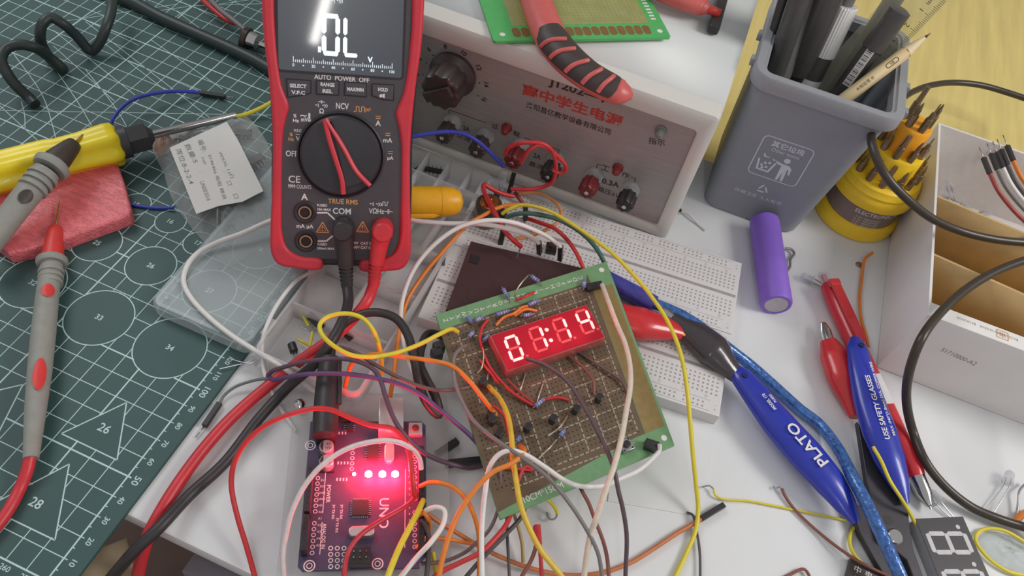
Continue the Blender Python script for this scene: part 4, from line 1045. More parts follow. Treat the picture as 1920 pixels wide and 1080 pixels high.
# print on the front face
fa, fb_ = tier(0), tier(98)
yb, yt = -0.5, RY0 + 3.5
FPn = frame(FBn @ V(0, yb - .08, 0), dirb, y=FBn.to_3x3() @ V(0, yt - yb, 98))
bl = lambda x, y: loc(FPn, x, y)
pr = MB(FPn)
q = [bl(*p) for p in ((1437, 253), (1532, 284), (1487, 351), (1399, 320))]
u_ = (q[1] - q[0] + q[2] - q[3]); an = math.atan2(u_.y, u_.x); cx = sum(p.x for p in q) / 4; cy = sum(p.y for p in q) / 4
wq = ((q[1] - q[0]).length + (q[2] - q[3]).length) / 2; hq = ((q[0] - q[3]).length + (q[1] - q[2]).length) / 2
G = FPn @ Matrix.Translation((cx, cy, 0)) @ Matrix.Rotation(an, 4, 'Z')
pr.F = G
pr.loop(rr(wq, hq, 3, 4), .6, .02)
pr.text('其它垃圾', .5, hq * .36, 4.4, wq * .66, z=.02, bold=.02); pr.text('Other waste', .5, hq * .22, 2.6, wq * .56, z=.02)
def fig(pts): pr.poly([(x * wq / 100, y * hq / 100) for x, y in pts], .02)
pr.poly(ring(1.9, 16, 12 * wq / 100, 6 * hq / 100), .02)
fig(((-16, 2), (-14, -3), (8, -4), (20, -4), (27, -10), (29, -26), (25, -26), (22, -14), (20, -14), (22, -46), (17, -46), (14, -24), (12, -46), (7, -46), (6, -9), (-2, -8)))
fig(((-42, -8), (-38, -8), (-34, -32), (-14, -32), (-8, -8), (-4, -8), (-11, -36), (-37, -36)))
for x, y in ((-30, -22), (-25, -15), (-20, -24), (-27, -28), (-17, -12)): pr.poly(ring(.9, 8, x * wq / 100, y * hq / 100), .02)
fig(((-36, 6), (-33, 8), (-31, 2), (-22, 2), (-22, 0), (-33, -1)))
pr.F = FPn
tri = bl(1430, 355)
for k in range(3):
    a = math.radians(90 + 120 * k) + an; c = math.radians(90 + 120 * (k + 1)) + an
    p0 = (tri.x + 4 * math.cos(a), tri.y + 4 * math.sin(a)); p1 = (tri.x + 4 * math.cos(c), tri.y + 4 * math.sin(c))
    pr.strip((p0[0] * .9 + p1[0] * .1, p0[1] * .9 + p1[1] * .1), (p0[0] * .3 + p1[0] * .7, p0[1] * .3 + p1[1] * .7), 1.0, .02)
a, c = bl(1378, 354), bl(1465, 383); pr.text('环境卫生 人人有责', (a.x + c.x) / 2, (a.y + c.y) / 2, 2.8, (c - a).length, math.atan2((c - a).y, (c - a).x), .02)
pr.build('white_print', M_binprint, shell, 0)
# pens standing in the bin: from a foot inside the bin to a top seen in the photo
M_pen = mat('pen_black', (58, 56, 56), 0.35, var=0.08); M_pengrey = mat('pen_grey_clear', (110, 110, 108), 0.3, var=0.05)
M_pw = mat('pen_white', (226, 226, 226), 0.4, var=0.02); M_pen2 = mat('pen_charcoal', (78, 76, 76), 0.3, var=0.06)
def pen(name, label, foot, px, py, ztop, r, m, cat='pen', over=30, group='pens in the grey bin', cap=None, flat_=None):
    A = FBn @ V(*foot); B = at(px, py, ztop); d = (B - A).normalized(); B2 = B + d * over
    F = frame(A, d.orthogonal(), z=d); t = thing(name, label, cat, F, group); L = (B2 - A).length
    if flat_: MB(F).box(-r, r, -flat_, flat_, 0, L, .4).build('barrel', m, t)
    else: MB(F).lathe([(.6, 0), (r * .5, 4), (r, 12), (r, L - 1), (r * .8, L), (.2, L)], 20).build('barrel', m, t)
    if cap: MB(F).lathe([(r + .3, L * cap), (r + .9, L * cap + .6), (r + .9, L - .5), (r * .7, L + .6), (.2, L + .6)], 20).build('cap', M_pen2, t)
    return t, F, L
foot = lambda i, j: (11 + (W0 - 22) * i, 14 + 50 * j, 5)
t, F, L = pen('marker_pen', 'black marker pen against the front corner of the grey bin next to the power supply', foot(.15, .2), 1478, 60, 108, 5.2, M_pen, cap=.5)
pen('craft_knife', 'flat grey plastic knife sleeve standing in the grey bin between black pens', foot(.2, .05), 1497, 75, 104, 4.6, M_pengrey, 'knife', flat_=1.2)
t, F, L = pen('marker_pen', 'thick black marker standing behind the white cap in the grey bin', foot(.45, .55), 1536, 35, 116, 7.5, M_pen, cap=.55)
MB(F).box(-2.2, 2.2, 7.4, 8.8, L * .5, L * .95, .5).build('clip', M_pen2, t)
A = FBn @ V(*foot(.55, .25)); B = at(1584, 8, 124); d = (B - A).normalized(); F = frame(A, d.orthogonal(), z=d); L = (B - A).length
Z1 = (A + d * L * .5)
def along(px, py, lo=0.0, hi=1.0):
    best = min((abs(depth(A + d * (L * k / 400)) * 0 + _px(A + d * (L * k / 400))[1] - py), k) for k in range(400)); return L * best[1] / 400
def _px(Pw):
    c = CAMR @ np.array(Pw - CP); return 960 + FPX * c[0] / c[2], 540 + FPX * c[1] / c[2]
za, zb = along(1563, 102), along(1548, 142)
t = thing('white_cap_pen', 'correction pen with a ribbed white cap standing in the grey bin', 'pen', F, 'pens in the grey bin')
MB(F).lathe([(5, 0), (7, 2), (7, zb)], 24).build('barrel', M_pw, t); MB(F).lathe([(7.05, zb - .5), (7.05, za + 1)], 24).build('dark_band', M_pen2, t)
rib = [((7.6 + .25 * math.cos(30 * a)) * math.cos(a), (7.6 + .25 * math.cos(30 * a)) * math.sin(a)) for a in [2 * math.pi * k / 180 for k in range(180)]]
MB(F).prism(rib, za, L, .8, .4).build('ribbed_cap', M_pw, t, 60); MB(F).lathe([(4.5, L - .5), (4.2, L + 12), (.2, L + 12.4)], 20).build('clear_top', M_pengrey, t)
t, F, L = pen('ballpoint_pen', 'dark ballpoint pen with a barcode sticker leaning in the grey bin', foot(.7, .1), 1640, 85, 112, 5.4, M_pen2, over=22, cap=.82)
qs = min(range(0, 400), key=lambda k: abs(_px(F @ V(0, 0, L * k / 400))[1] - 122)); z_ = L * qs / 400
tocam = (CP - F @ V(0, 0, z_)); tl = F.inverted().to_3x3() @ tocam; az = math.atan2(tl.y, tl.x)
G = F @ Matrix.Rotation(az, 4, 'Z')
bc = MB(G); bc.box(5.35, 5.6, -2.3, 2.3, z_ - 12, z_ + 12); st_ = bc.build('barcode_sticker', M_pw, t, 0)
bk = MB(G)
for k in range(26):
    if k % 5 != 2: bk.box(5.55, 5.66, -1.9, 1.4, z_ - 11 + k * .85, z_ - 11 + k * .85 + .2 + .25 * ((k * 7) % 3 == 0))
bk.build('barcode_print', M_ink, st_, 0)
pen('marker_pen', 'black pen at the far side of the grey bin, beside the clear ruler', foot(.9, .75), 1662, 20, 116, 4.4, M_pen, over=14, cap=.7)
pen('ballpoint_pen', 'thin black pen at the left inner wall of the grey bin', foot(.05, .5), 1462, 25, 112, 3.2, M_pen)
pen('ballpoint_pen', 'slim charcoal pen in the middle of the grey bin, with a white label showing', foot(.35, .35), 1517, 40, 110, 3.8, M_pen2)
tag_t = bpy.data.objects.get('ballpoint_pen.002')
# pencil
A, B = at(1583, 186, 92), at(1745, 62, 122); d = (B - A).normalized(); A = A - d * 18; F = frame(A, d.orthogonal(), z=d); L = (B - A).length
M_penc = mat('natural_wood', (214, 192, 148), 0.55, var=0.08, scale=40); M_lead = mat('pencil_lead', (70, 64, 54), 0.4)
t = thing('pencil', 'sharpened natural wood pencil sticking out of the grey bin', 'pencil', F)
MB(F).prism(ring(3.6, 6), 0, L - 17).build('barrel', M_penc, t, 20)
MB(F).lathe([(3.55, L - 17), (.9, L - 4)], 14).build('sharpened_cone', mat('pale_wood_cone', (226, 208, 170), .6, var=.05), t); MB(F).lathe([(.95, L - 4.2), (.1, L)], 10).build('lead_tip', M_lead, t)
tc_ = F.inverted().to_3x3() @ (CP - (F @ V(0, 0, L * .5))); az = math.atan2(tc_.y, tc_.x); az = round((az - math.pi / 6) / (math.pi / 3)) * math.pi / 3 + math.pi / 6
G = F @ Matrix.Rotation(az, 4, 'Z') @ Matrix.Translation((3.16, 0, 0)); H = frame(G.translation, G.col[2].to_3d(), z=G.col[0].to_3d())
tm = MB(H); tm.text('木制铅笔 ®', L * .40, 0, 2.2, z=.03); tm.loop(rr(8, 2.4, 1.1, 4, L * .64, 0), .4, .03); tm.text('HB', L * .64, 0, 1.4, z=.03); tm.build('black_lettering', M_ink, t, 0)
# clear ruler standing in the bin
M_rul = clear('clear_ruler_plastic', (240, 240, 225), 0.12, .06, (250, 250, 240))
a0, a1, a2 = at(1688, 95, 112), at(1775, 5, 142), at(1680, -10, 134)
F = frame(a0, a1 - a0, y=a2 - a0); t = thing('clear_ruler', 'clear plastic ruler with tick marks standing at the back of the grey bin', 'ruler', F)
Lr = (a1 - a0).length
MB(F).box(-60, Lr + 4, 0, 26, -.7, .7, .2).build('blade', M_rul, t)
tk = MB(F)
for k in range(int((Lr + 50))):
    x = Lr - k * 1.0
    if x > -55: tk.strip((x, .4), (x, 4.6 if k % 10 == 0 else 3.6 if k % 5 == 0 else 2.8), .22, .74)
for k in range(0, 6): tk.text(str(k), Lr - 10 * k, 7, 2.6, ang=math.pi, z=.74)
tk.text('cm', Lr - 4, 7, 1.8, ang=math.pi, z=.74); tk.build('tick_marks', M_ink, t, 0)

# ------------------------------------------------------------------ yellow bit set
M_by = mat('bit_yellow', (246, 206, 44), 0.38, var=0.03); M_bor = mat('bit_orange', (250, 172, 40), 0.38, var=0.03)
M_bitm = mat('bit_steel', (150, 132, 104), 0.28, 0.8, var=0.1); M_blab = mat('bit_label', (132, 116, 108), 0.4, var=0.08)
FBt = flat(V(292.5, 398, ZT), -0.35)
bs_ = thing('bit_set', 'yellow and orange screwdriver bit set tower standing between bin and cardboard-lined box', 'bit set', FBt)
MB(FBt).lathe([(25, 0), (27, 1), (27.4, 5), (26.4, 9), (24, 10.5)], 48).build('base', M_by, bs_)
lb = MB(FBt).lathe([(23.6, 9.5), (23.6, 25.5)], 48, None, False, False).build('label_band', M_blab, bs_)
tm = MB(FBt)
def curve_text(s, z, h, a0, R):
    t_ = text_mesh(s, .01, 0)
    vs, fs, (x0, x1, y0, y1) = t_; k = h / (y1 - y0)
    tm.add([(R * math.cos(a0 + (v[0] - x0) * k / R), R * math.sin(a0 + (v[0] - x0) * k / R), z + (v[1] - y0) * k) for v in vs], fs)
curve_text('ELECTRONIC SCREWDRIVER SET', 20, 3.0, math.radians(-105 + 20), 23.75)
for k in range(4): curve_text('31 IN 1  PRECISION BITS', 16.8 - k * 2, 1.1, math.radians(-105 + 25), 23.75)
tm.build('white_lettering', M_wink, lb, 0)
MB(FBt).lathe([(24, 25), (26.6, 26.5), (27, 31), (26.2, 33.2), (25.4, 34.5), (25.6, 36.5), (24.4, 38.4), (23.8, 40.5), (22.2, 41.5), (16.5, 42), (16, 58), (15.0, 59.5), (10, 60)], 48, None, False, True).build('yellow_tiers', M_by, bs_)
MB(FBt).lathe([(10.5, 59.5), (10.2, 76), (9.2, 77.5), (.2, 77.6)], 32).build('orange_core', M_bor, bs_)
def bit(rad, an, z, tall, kind, tier_):
    if math.cos(an - 0.35 + math.radians(105)) < -.45: return
    F = FBt @ Matrix.Translation((rad * math.cos(an), rad * math.sin(an), z))
    s = MB(F).prism(ring(2.2, 6, a0=an), -3, tall * .5, .3)
    if kind == 0: s.rod((0, 0, tall * .5), (0, 0, tall * .75), 1.5, 1.3, 10).rod((0, 0, tall * .75), (0, 0, tall), 1.2, .3, 8)
    elif kind == 1: s.rod((0, 0, tall * .5), (0, 0, tall * .7), 1.6, 1.3, 10).box(-.4, .4, -1.4, 1.4, tall * .65, tall)
    else: s.lathe([(1.6, tall * .5), (1.4, tall)], 6)
    solo(s, 'screwdriver_bit', M_bitm, 'steel screwdriver bit standing in the ' + tier_, 'screwdriver bit', 'bits in the ' + tier_)
for k in range(14): bit(19.4, 2 * math.pi * k / 14 + .1, 41.5, 15 + (k % 3), k % 3, 'lowest ring of the yellow bit set')
for k in range(9): bit(12.9, 2 * math.pi * k / 9, 59.5, 15 + (k % 2) * 2, (k + 1) % 3, 'middle ring of the bit set, around the orange core')
for k in range(5): bit(6.6, 2 * math.pi * k / 5 + .5, 77.2, 17 + (k % 3) * 3, k % 3, 'orange top of the bit set')

# ------------------------------------------------------------------ the white carton with cardboard dividers
M_box = mat('carton_white', (226, 224, 222), 0.55, var=0.02, scale=50); M_card = mat('corrugated_card', (196, 166, 116), 0.75, var=0.08, scale=90, bump=.1)
M_boxin = mat('carton_inside', (220, 216, 216), 0.6, var=.03)
bxX, bxY, bxX1, bxY1, bxZ = 320.5, 278.0, 520.0, 446.0, 51.0
FX = flat(V(bxX, bxY, ZT), 0.02); bw, bd = bxX1 - bxX, bxY1 - bxY; bh = bxZ - ZT
box = thing('carton', 'open white carton with corrugated dividers standing on the tabletop edge', 'box', FX)
MB(FX).box(0, bw, 0, bd, 0, 1.2).build('bottom', M_boxin, box)
MB(FX).box(0, 1.6, 0, bd, 1.2, bh, .3, 0).build('side_panel', M_box, box); MB(FX).box(bw - 1.6, bw, 0, bd, 1.2, bh, .3, 0).build('side_panel', M_box, box)
MB(FX).box(1.6, bw - 1.6, bd - 1.6, bd, 1.2, bh, .3, 0).build('back_panel', M_boxin, box)
frp = MB(FX).box(1.6, bw - 1.6, 0, 9.5, 1.2, bh, .3, 0).build('front_panel', M_box, box)
M_gink = mat('grey_ink', (140, 136, 136), 0.6); M_brink = mat('brown_ink', (196, 156, 110), 0.6)
fx = MB(frame(FX @ V(0, -.05, 0), FX.col[0].to_3d(), z=-FX.col[1].to_3d()))
a, c = loc(fx.F, 1766, 655), loc(fx.F, 1830, 683); fx.text('S1710000-A2', (a.x + c.x) / 2, (a.y + c.y) / 2, 3.2, (c - a).length, math.atan2((c - a).y, (c - a).x), .02)
fx.build('grey_lettering', M_gink, frp, 0)
tp = MB(FX @ Matrix.Translation((0, 0, bh + .03)))
for x in (12, 24, 34): tp.text('部件说明 请勿 折叠', x + 8, 5.6, 1.7, 10, z=0)
tp.build('top_lettering', M_gink, frp, 0)
lg = MB(FX @ Matrix.Translation((0, 0, bh + .03))); a = loc(FX, 1880, 650, bh); lg.loop(rr(6, 5, .4, 2, a.x, 5.2), .6, 0); lg.text('米', a.x, 5.2, 3.6, z=0, bold=.03); lg.build('brown_mark', M_brink, frp, 0)
def divider(p0, p1, z):
    a, c = loc(FX, *p0, z), loc(FX, *p1, z); d = c - a; n = V(-d.y, d.x, 0).normalized() * 1.6
    o = [(a.x - 4, a.y), (c.x + 60, c.y + 60 * d.y / d.x), (c.x + 60 + n.x, c.y + 60 * d.y / d.x + n.y), (a.x - 4 + n.x, a.y + n.y)]
    o[0] = (1.7, o[0][1]); o[3] = (1.7, o[3][1])
    m = MB(FX); m.prism(o, 1.2, z); m.build('card_divider', M_card, box)
divider((1757, 480), (1915, 551), bh - 6); divider((1770, 373), (1920, 437), bh - 8)
MB(FX).box(1.8, bw - 1.8, 9.6, 11, 1.3, bh - 3).build('card_lining', M_card, box)
MB(FX).box(1.7, 3.0, 11, 100, 1.3, bh - 9).build('card_lining', M_card, box)
MB(FX).box(3, bw - 2, 11, 100, 1.3, 2.4).build('card_floor', M_card, box)
# jumper bundle with black plugs over the carton's back compartment
W_cols = ((1844, 296, M_rtan, 'brown'), (1858, 288, M_gry, 'grey'), (1869, 285, M_wht, 'white'), (1877, 280, M_drk, 'dark grey'), (1888, 272, M_ora, 'orange'))
for k, (px, py, m, nm) in enumerate(W_cols):
    P0 = at(px, py, 52); P1 = at(px + 12, py + 30, 50)
    o, W, r = wire(((px + 12, py + 30, 50), (px + 28, py + 62, 46), (px + 58, py + 100, 38), (px + 95, py + 135, 34)), 8, m, nm + ' jumper wire with a black plug in the five-wire bunch over the carton', group=None)
    housing(o, P1, P0 - P1, 12, 2.5, M_blk); MB().rod(P0, P0 + (P0 - P1).normalized() * 8, .35, .3, 6).build('pin', M_steel, o)
M_clrled = clear('clear_epoxy', (232, 236, 238), 0.22, 0.05, (240, 240, 242))
def led(P0, d, legs, label, r=2.5, group=None):
    """clear 5 mm LED at P0, dome along d, two legs out of its back"""
    d = Vector(d).normalized(); F = frame(P0, d.orthogonal(), z=d); t = thing('clear_led', label, 'LED', F, group)
    MB(F).lathe([(r + .4, 0), (r + .4, .9), (r, 1), (r, 5.2), (r * .86, 6.6), (r * .5, 7.5), (.1, 7.8)], 20).build('lens', M_clrled, t)
    for s in (-1, 1): MB().tube(catmull([F @ V(s * 1.2, 0, 3.5), F @ V(s * 1.27, 0, -1)] + [Vector(q) for q in legs[(s + 1) // 2]], n=4), .28, 6).build('leg', M_steel, t)
    return t
def led2(px, py, z, qx, qy, zq, l0, l1, label, group=None):
    a, c = at(px, py, z), at(qx, qy, zq); return led(a, c - a, ([at(*l0)], [at(*l1)]), label, group=group)
for k, (px, py, qx, qy) in enumerate(((1772, 372, 1790, 360), (1780, 355, 1775, 340), (1800, 385, 1820, 395), (1840, 402, 1860, 398))):
    a, c = at(px, py, 18), at(qx, qy, 18); led(a, c - a, ([a - (c - a) * 1.5], [a - (c - a) * 1.4 + V(1, 1, 0)]), ('clear LED nearest the carton corner', 'clear LED against the carton side panel', 'clear LED by the middle of the far divider', 'clear LED under the jumper bunch')[k] + ' in the back compartment')
led2(1889, 906, 2, 1896, 878, 3, (1845, 958, 0), (1861, 966, 0), 'clear LED lying on the tabletop with its legs under the black cable loop', )
led2(1762, 945, 1, 1748, 925, 1.5, (1795, 978, -1), (1800, 985, -1), 'clear LED by the steel tip of the red pen')
led2(1524, 526, 1, 1502, 516, 1.5, (1545, 535, -1), (1543, 540, -1), 'clear LED between the purple battery and the red pen')

# ------------------------------------------------------------------ purple battery cell
M_batt = mat('purple_wrap', (136, 100, 206), 0.45, var=0.03); M_bend = mat('cell_end', (186, 180, 186), 0.4, 0.5)
a, c = at(1433, 414, 7.2), at(1456, 572, 7.2); d = c - a; d.z = 0; d.normalize(); F = frame(a, d.cross(V(0, 0, 1)), z=d)
F.translation = V(a.x, a.y, 7.1)
bt = thing('battery_cell', 'purple cylindrical battery cell lying on the white tabletop', 'battery', F)
Lb = 66
MB(F).lathe([(5.5, 0), (8.2, .2), (9.0, 1.2), (9.1, 3), (9.1, Lb - 1.6), (8.6, Lb - .3), (7.2, Lb), (7.0, Lb - .4)], 40).build('wrapper', M_batt, bt); MB(F).lathe([(7.05, Lb - .5), (6.6, Lb - .1), (.2, Lb - .1)], 32, None, False).build('end_cap', M_bend, bt)

# ------------------------------------------------------------------ red pen, alligator clips, side cutters, blue cable
M_rpen = mat('red_pen_plastic', (204, 42, 52), 0.3, var=0.03, coat=.3)
a, c = at(1549, 528, 5), at(1746, 956, 2.5); d = (c - a).normalized(); F = frame(a, d.cross(V(0, 0, 1)), z=d); L = (c - a).length
pn = thing('ballpoint_pen', 'red ballpoint pen with a steel tip lying under the side cutters', 'pen', F)
MB(F).lathe([(3.6, 2), (4.8, 4), (5.4, 20), (5.6, L * .6), (5.4, L - 20), (4.6, L - 17)], 24).build('barrel', M_rpen, pn)
MB(F).lathe([(2.6, -6), (3.0, -5), (3.0, 3)], 16).build('clear_button', M_clrled, pn); MB(F).lathe([(1.8, -4.5), (1.8, 4)], 12).build('plunger', M_rpen, pn)
MB(F).lathe([(4.6, L - 17), (4.0, L - 8), (1.6, L - 2), (.8, L - 1.6), (.4, L)], 20).build('steel_tip', M_chrome, pn)
G = F @ Matrix.Rotation(0, 4, 'Z')
cl = MB(F); cl.box(-3.0, 3.4, -8.0, -4.6, 3, 8, 1.0); cl.box(-2.6, 3.0, -7.8, -6.2, 6, 46, .6); cl.build('clip', M_rpen, pn)
tm = MB(frame(F @ V(0, -5.62, 0), F.col[2].to_3d(), z=-F.col[1].to_3d())); tm.poly([(L * .47, -2.6), (L * .6, -2.6), (L * .6, 2.6), (L * .47, 2.6)], .0); tm.text('0.5mm', L * .535, 0, 2, z=.04); tm.build('printed_band', M_wink, pn, 0)
M_clipr = mat('red_boot', (204, 44, 50), 0.28, var=0.04, coat=.4); M_clipb = mat('black_boot', (60, 54, 58), 0.22, var=0.05, coat=.5)
def alligator(label, pts, m, jaw=None, jm=None, fl=(1, .7)):
    """insulating boot swept through pixel points with widths in pixels"""
    W = [at(x, y, z) for x, y, z, w in pts]; cv = catmull(W, n=5); ws = [mm(w, W[i]) / 2 for i, (x, y, z, w) in enumerate(pts)]
    rad = []
    for i in range(len(cv)):
        t_ = i / (len(cv) - 1) * (len(ws) - 1); k = min(int(t_), len(ws) - 2); f_ = t_ - k; rad.append(ws[k] * (1 - f_) + ws[k + 1] * f_)
    F = flat(V(W[0].x, W[0].y, ZT), W[1] - W[0]); t = thing('alligator_clip', label, 'alligator clip', F, 'alligator clips')
    MB().tube(cv, rad, 14, flatten=fl).build('rubber_boot', m, t, 50)
    if jaw:
        j = [at(*q) for q in jaw]; dj = (j[1] - j[0]); sdv = dj.cross(V(0, 0, 1)).normalized()
        for s in (-1, 1):
            q = MB(); q.tube([j[0] + V(0, 0, s * 1.6), j[0].lerp(j[1], .6) + V(0, 0, s * 2.0), j[1] + V(0, 0, s * .5)], [2.4, 2.2, 1.4], 8, flatten=(1, .4)); q.build('jaw', jm or M_steel, t)
    return t
alligator('red alligator clip boot on the breadboard, half beneath the lit perfboard', ((1130, 585, 13, 70), (1165, 600, 14, 72), (1205, 607, 15, 70), (1245, 615, 14, 52), (1278, 624, 13, 30)), M_clipr, ((1270, 622, 13), (1292, 633, 13)), M_bor)
alligator('glossy black alligator clip boot between the breadboard and the end of the blue handle', ((1256, 594, 14, 26), (1280, 612, 13, 44), (1308, 632, 12, 66), (1338, 658, 11, 74), (1362, 684, 10, 48), (1385, 708, 8, 32)), M_clipb, ((1262, 598, 14), (1238, 580, 15)))
alligator('red alligator clip boot with bare steel jaws between battery and the upright cutter handle', ((1553, 640, 6, 34), (1566, 668, 6, 60), (1582, 710, 6, 66), (1597, 750, 5, 48), (1606, 782, 4.5, 30)), M_clipr, ((1556, 645, 6), (1544, 606, 5)), M_chrome)
M_hblue = mat('blue_grip', (36, 52, 170), 0.3, var=0.03, coat=.35); M_tool = mat('tool_steel_black', (70, 68, 74), 0.4, 0.5, var=0.06)
cut = thing('side_cutters', 'side cutters with blue grips and black steel head, lying open at the table front', 'cutters', flat(at(1678, 1005, ZT), 0.0))
def grip(pts, fl=(1, .62), nm='blue_handle'):
    W = [at(x, y, z) for x, y, z, w in pts]; cv = catmull(W, n=5); rad = []
    ws = [mm(w, W[i]) / 2 for i, (x, y, z, w) in enumerate(pts)]
    for i in range(len(cv)):
        t_ = i / (len(cv) - 1) * (len(ws) - 1); k = min(int(t_), len(ws) - 2); f_ = t_ - k; rad.append(ws[k] * (1 - f_) + ws[k + 1] * f_)
    return MB().tube(cv, rad, 16, flatten=fl).build(nm, M_hblue, cut, 60), W, ws
h1, W1, r1_ = grip(((1376, 688, 10, 22), (1390, 706, 10, 44), (1420, 744, 10, 56), (1460, 795, 10.5, 68), (1510, 852, 10.5, 74), (1556, 905, 10, 66), (1586, 948, 9, 46), (1605, 980, 8, 20)))
h2, W2, r2_ = grip(((1604, 634, 15, 20), (1607, 652, 15, 40), (1615, 695, 15, 50), (1630, 752, 14, 62), (1650, 812, 13, 68), (1668, 862, 12, 62), (1686, 908, 11, 42), (1699, 944, 10, 14)))
def on_grip(h, W, rs, i0, i1, lines, side):
    """lettering on the top of a grip between control points i0 and i1, reading from i0 to i1"""
    a, c = Vector(W[i0]), Vector(W[i1]); up = max(rs[i0], rs[i1], rs[(i0 + i1) // 2]) * .62 + .35
    a.z += up + .5; c.z += up + .5
    F = frame(a, c - a, z=V(0, 0, 1)); m = MB(F)
    for s, u, v, hh, w in lines: m.text(s, u * (c - a).length, v, hh, w, 0, .0, .02)
    m.build('white_lettering', M_wink, h, 0)
on_grip(h1, W1, r1_, 5, 3, (('PLATO', .55, .2, 6.2, 25),), 1)
on_grip(h1, W1, r1_, 3, 2, (('MODEL 170', .62, .9, 2.0, 10), ('PLIERS', .66, -2.2, 1.5, 5)), 1)
on_grip(h2, W2, r2_, 5, 2, (('USE SAFETY GLASSES', .52, 1.9, 3.0, 36), ('MAX .040"(1.0mm) DIA. COPPER WIRE', .62, -2.6, 2.0, 42)), 1)
for W, i in ((W1, 1), (W2, 1)):
    p = Vector(W[i]); G = Matrix.Translation((p.x + .6, p.y + (-1.5 if W is W1 else -.5), p.z + 3.2)); MB(G).lathe([(1.5, 0), (1.5, 1.4), (.2, 1.4)], 14).build('hang_hole', mat('hole_shade_navy', (20, 28, 90), .6), h1 if W is W1 else h2)  # solid navy disc; the hole's shade is in its colour
def plate(pts, z0, z1, nm='steel_arm', m=None, bev=.6):
    o = [(at(x, y, z1).x, at(x, y, z1).y) for x, y in pts]
    return MB().prism(o, z0, z1, bev).build(nm, m or M_tool, cut)
plate(((1590, 940), (1618, 950), (1640, 985), (1690, 1010), (1700, 1040), (1730, 1090), (1750, 1130), (1690, 1130), (1640, 1050), (1612, 1000)), 0.4, 3.6)
plate(((1608, 790), (1650, 860), (1690, 900), (1702, 940), (1706, 985), (1713, 1030), (1742, 1110), (1730, 1130), (1700, 1050), (1652, 1010), (1640, 960), (1625, 900)), 3.7, 6.9)  # steel arm drawn wider along the grip to take in its shadow
p = at(1678, 1006, 7); MB(Matrix.Translation((p.x, p.y, 6.8))).lathe([(3.7, 0), (3.7, .9), (3.2, 1.3), (.2, 1.3)], 28).build('pivot_rivet', M_chrome, cut)
p = at(1666, 975, 7); MB(Matrix.Translation((p.x, p.y, 6.85))).lathe([(2.4, 0), (2.4, .15), (.2, .15)], 20).build('round_hole', M_blk, cut)
# blue foil-shielded cable with a thick sleeve at its end
M_bcab = mat('blue_clear_cable', (62, 108, 178), 0.2, 0.25, var=0.45, scale=480, bump=.6, bscale=480, coat=.6)
M_bslv = mat('blue_sleeve', (66, 66, 150), 0.35, var=0.12, scale=300, bump=.3)
bcab, W, r = wire(((1215, 566, 12), (1239, 574, 13), (1272, 588, 14), (1300, 604, 14), (1336, 629, 12), (1367, 654, 9), (1406, 684, 4), (1447, 720, 2), (1500, 768, 1.5), (1536, 796, 2), (1571, 842, 8), (1598, 894, 15), (1629, 952, 17), (1656, 1010, 16), (1690, 1085, 14), (1715, 1150, 3)), 22, M_bcab, 'translucent blue braided cable crossing the open side cutters', 'usb_cable', 'cable', sides=14)
MB().tube(catmull([at(1120, 515, 11), at(1153, 533, 12), at(1190, 552, 12), (at(1226, 572, 12.5))], n=5), mm(36, at(1190, 552, 12)) / 2, 16).build('plug_sleeve', M_bslv, bcab)
for k in range(5):
    p = at(1160 + 14 * k, 537 + 7.5 * k, 12.3); 
# long black probe cable looping on the right
M_bcable = mat('black_cable', (60, 52, 44), 0.35, var=0.05)
wire(((1690, 186, 15), (1712, 172, 14), (1745, 160, 12), (1790, 155, 10), (1840, 160, 10), (1890, 174, 10), (1950, 195, 12), (2060, 260, 60), (2120, 520, 64), (2080, 880, 40), (1975, 1005, 8), (1920, 988, 3), (1870, 972, 3), (1820, 950, 3), (1770, 910, 6), (1735, 865, 10), (1712, 810, 11), (1700, 755, 24), (1704, 700, 42), (1725, 640, 57), (1762, 588, 58), (1815, 540, 57), (1870, 508, 57), (1930, 486, 57), (2010, 470, 57), (2020, 456, 57), (1925, 455, 57), (1860, 448, 57), (1800, 433, 59), (1745, 408, 66), (1700, 372, 75), (1665, 335, 82), (1645, 300, 86), (1634, 265, 88), (1640, 235, 80)), 17, M_bcable, 'long black cable looping over the carton and across the white tabletop', 'coax_cable', 'cable', sides=12, n=9)
# black seven-segment display lying at the front
M_seg8 = mat('display_black', (62, 60, 64), 0.4, var=0.03); M_segoff = mat('segment_white', (200, 198, 200), 0.5); M_segside = mat('display_side_grey', (150, 150, 154), 0.4)
zt = 6.0; o_ = at(1722, 986, zt); e_ = at(1806, 978, zt); dn = at(1764, 1090, zt) - o_
Fs = frame(o_, -dn.normalized().cross(V(0, 0, 1)) * -1 if False else dn, z=V(0, 0, 1))      # x' down the module, y' across it to the right
wdt = loc(Fs, 1806, 978).y
sgd = thing('segment_display', 'black unlit two-digit segment display with white segments at the front edge of the tabletop', 'display', Fs)
LD = -3.5 + 2 * (loc(Fs, 1765, 1068).x - loc(Fs, 1735, 997).x) + 3
MB(Fs).box(-3.5, LD, 0, wdt + 1, ZT - zt, -.25, .3).build('housing', M_segside, sgd); fc = MB(Fs).box(-3.6, LD, -.1, wdt + 1.1, -.3, 0, .1).build('black_face', M_seg8, sgd)
s = MB(Fs); pitch = loc(Fs, 1765, 1068).x - loc(Fs, 1735, 997).x
c0 = loc(Fs, 1733, 996)
for k in range(2):
    # digit standing across the module
    seg7(s, c0.x + k * pitch, c0.y, loc(Fs, 1750, 1035).x - c0.x + 1.2, wdt - c0.y * 1.6, 'abcdefg', .03, .2, 0.05, .02)
    q = loc(Fs, 1796, 988); s.poly(ring(1.1, 14, q.x + k * pitch, q.y), .03)
s.build('segments', M_segoff, fc, 0)
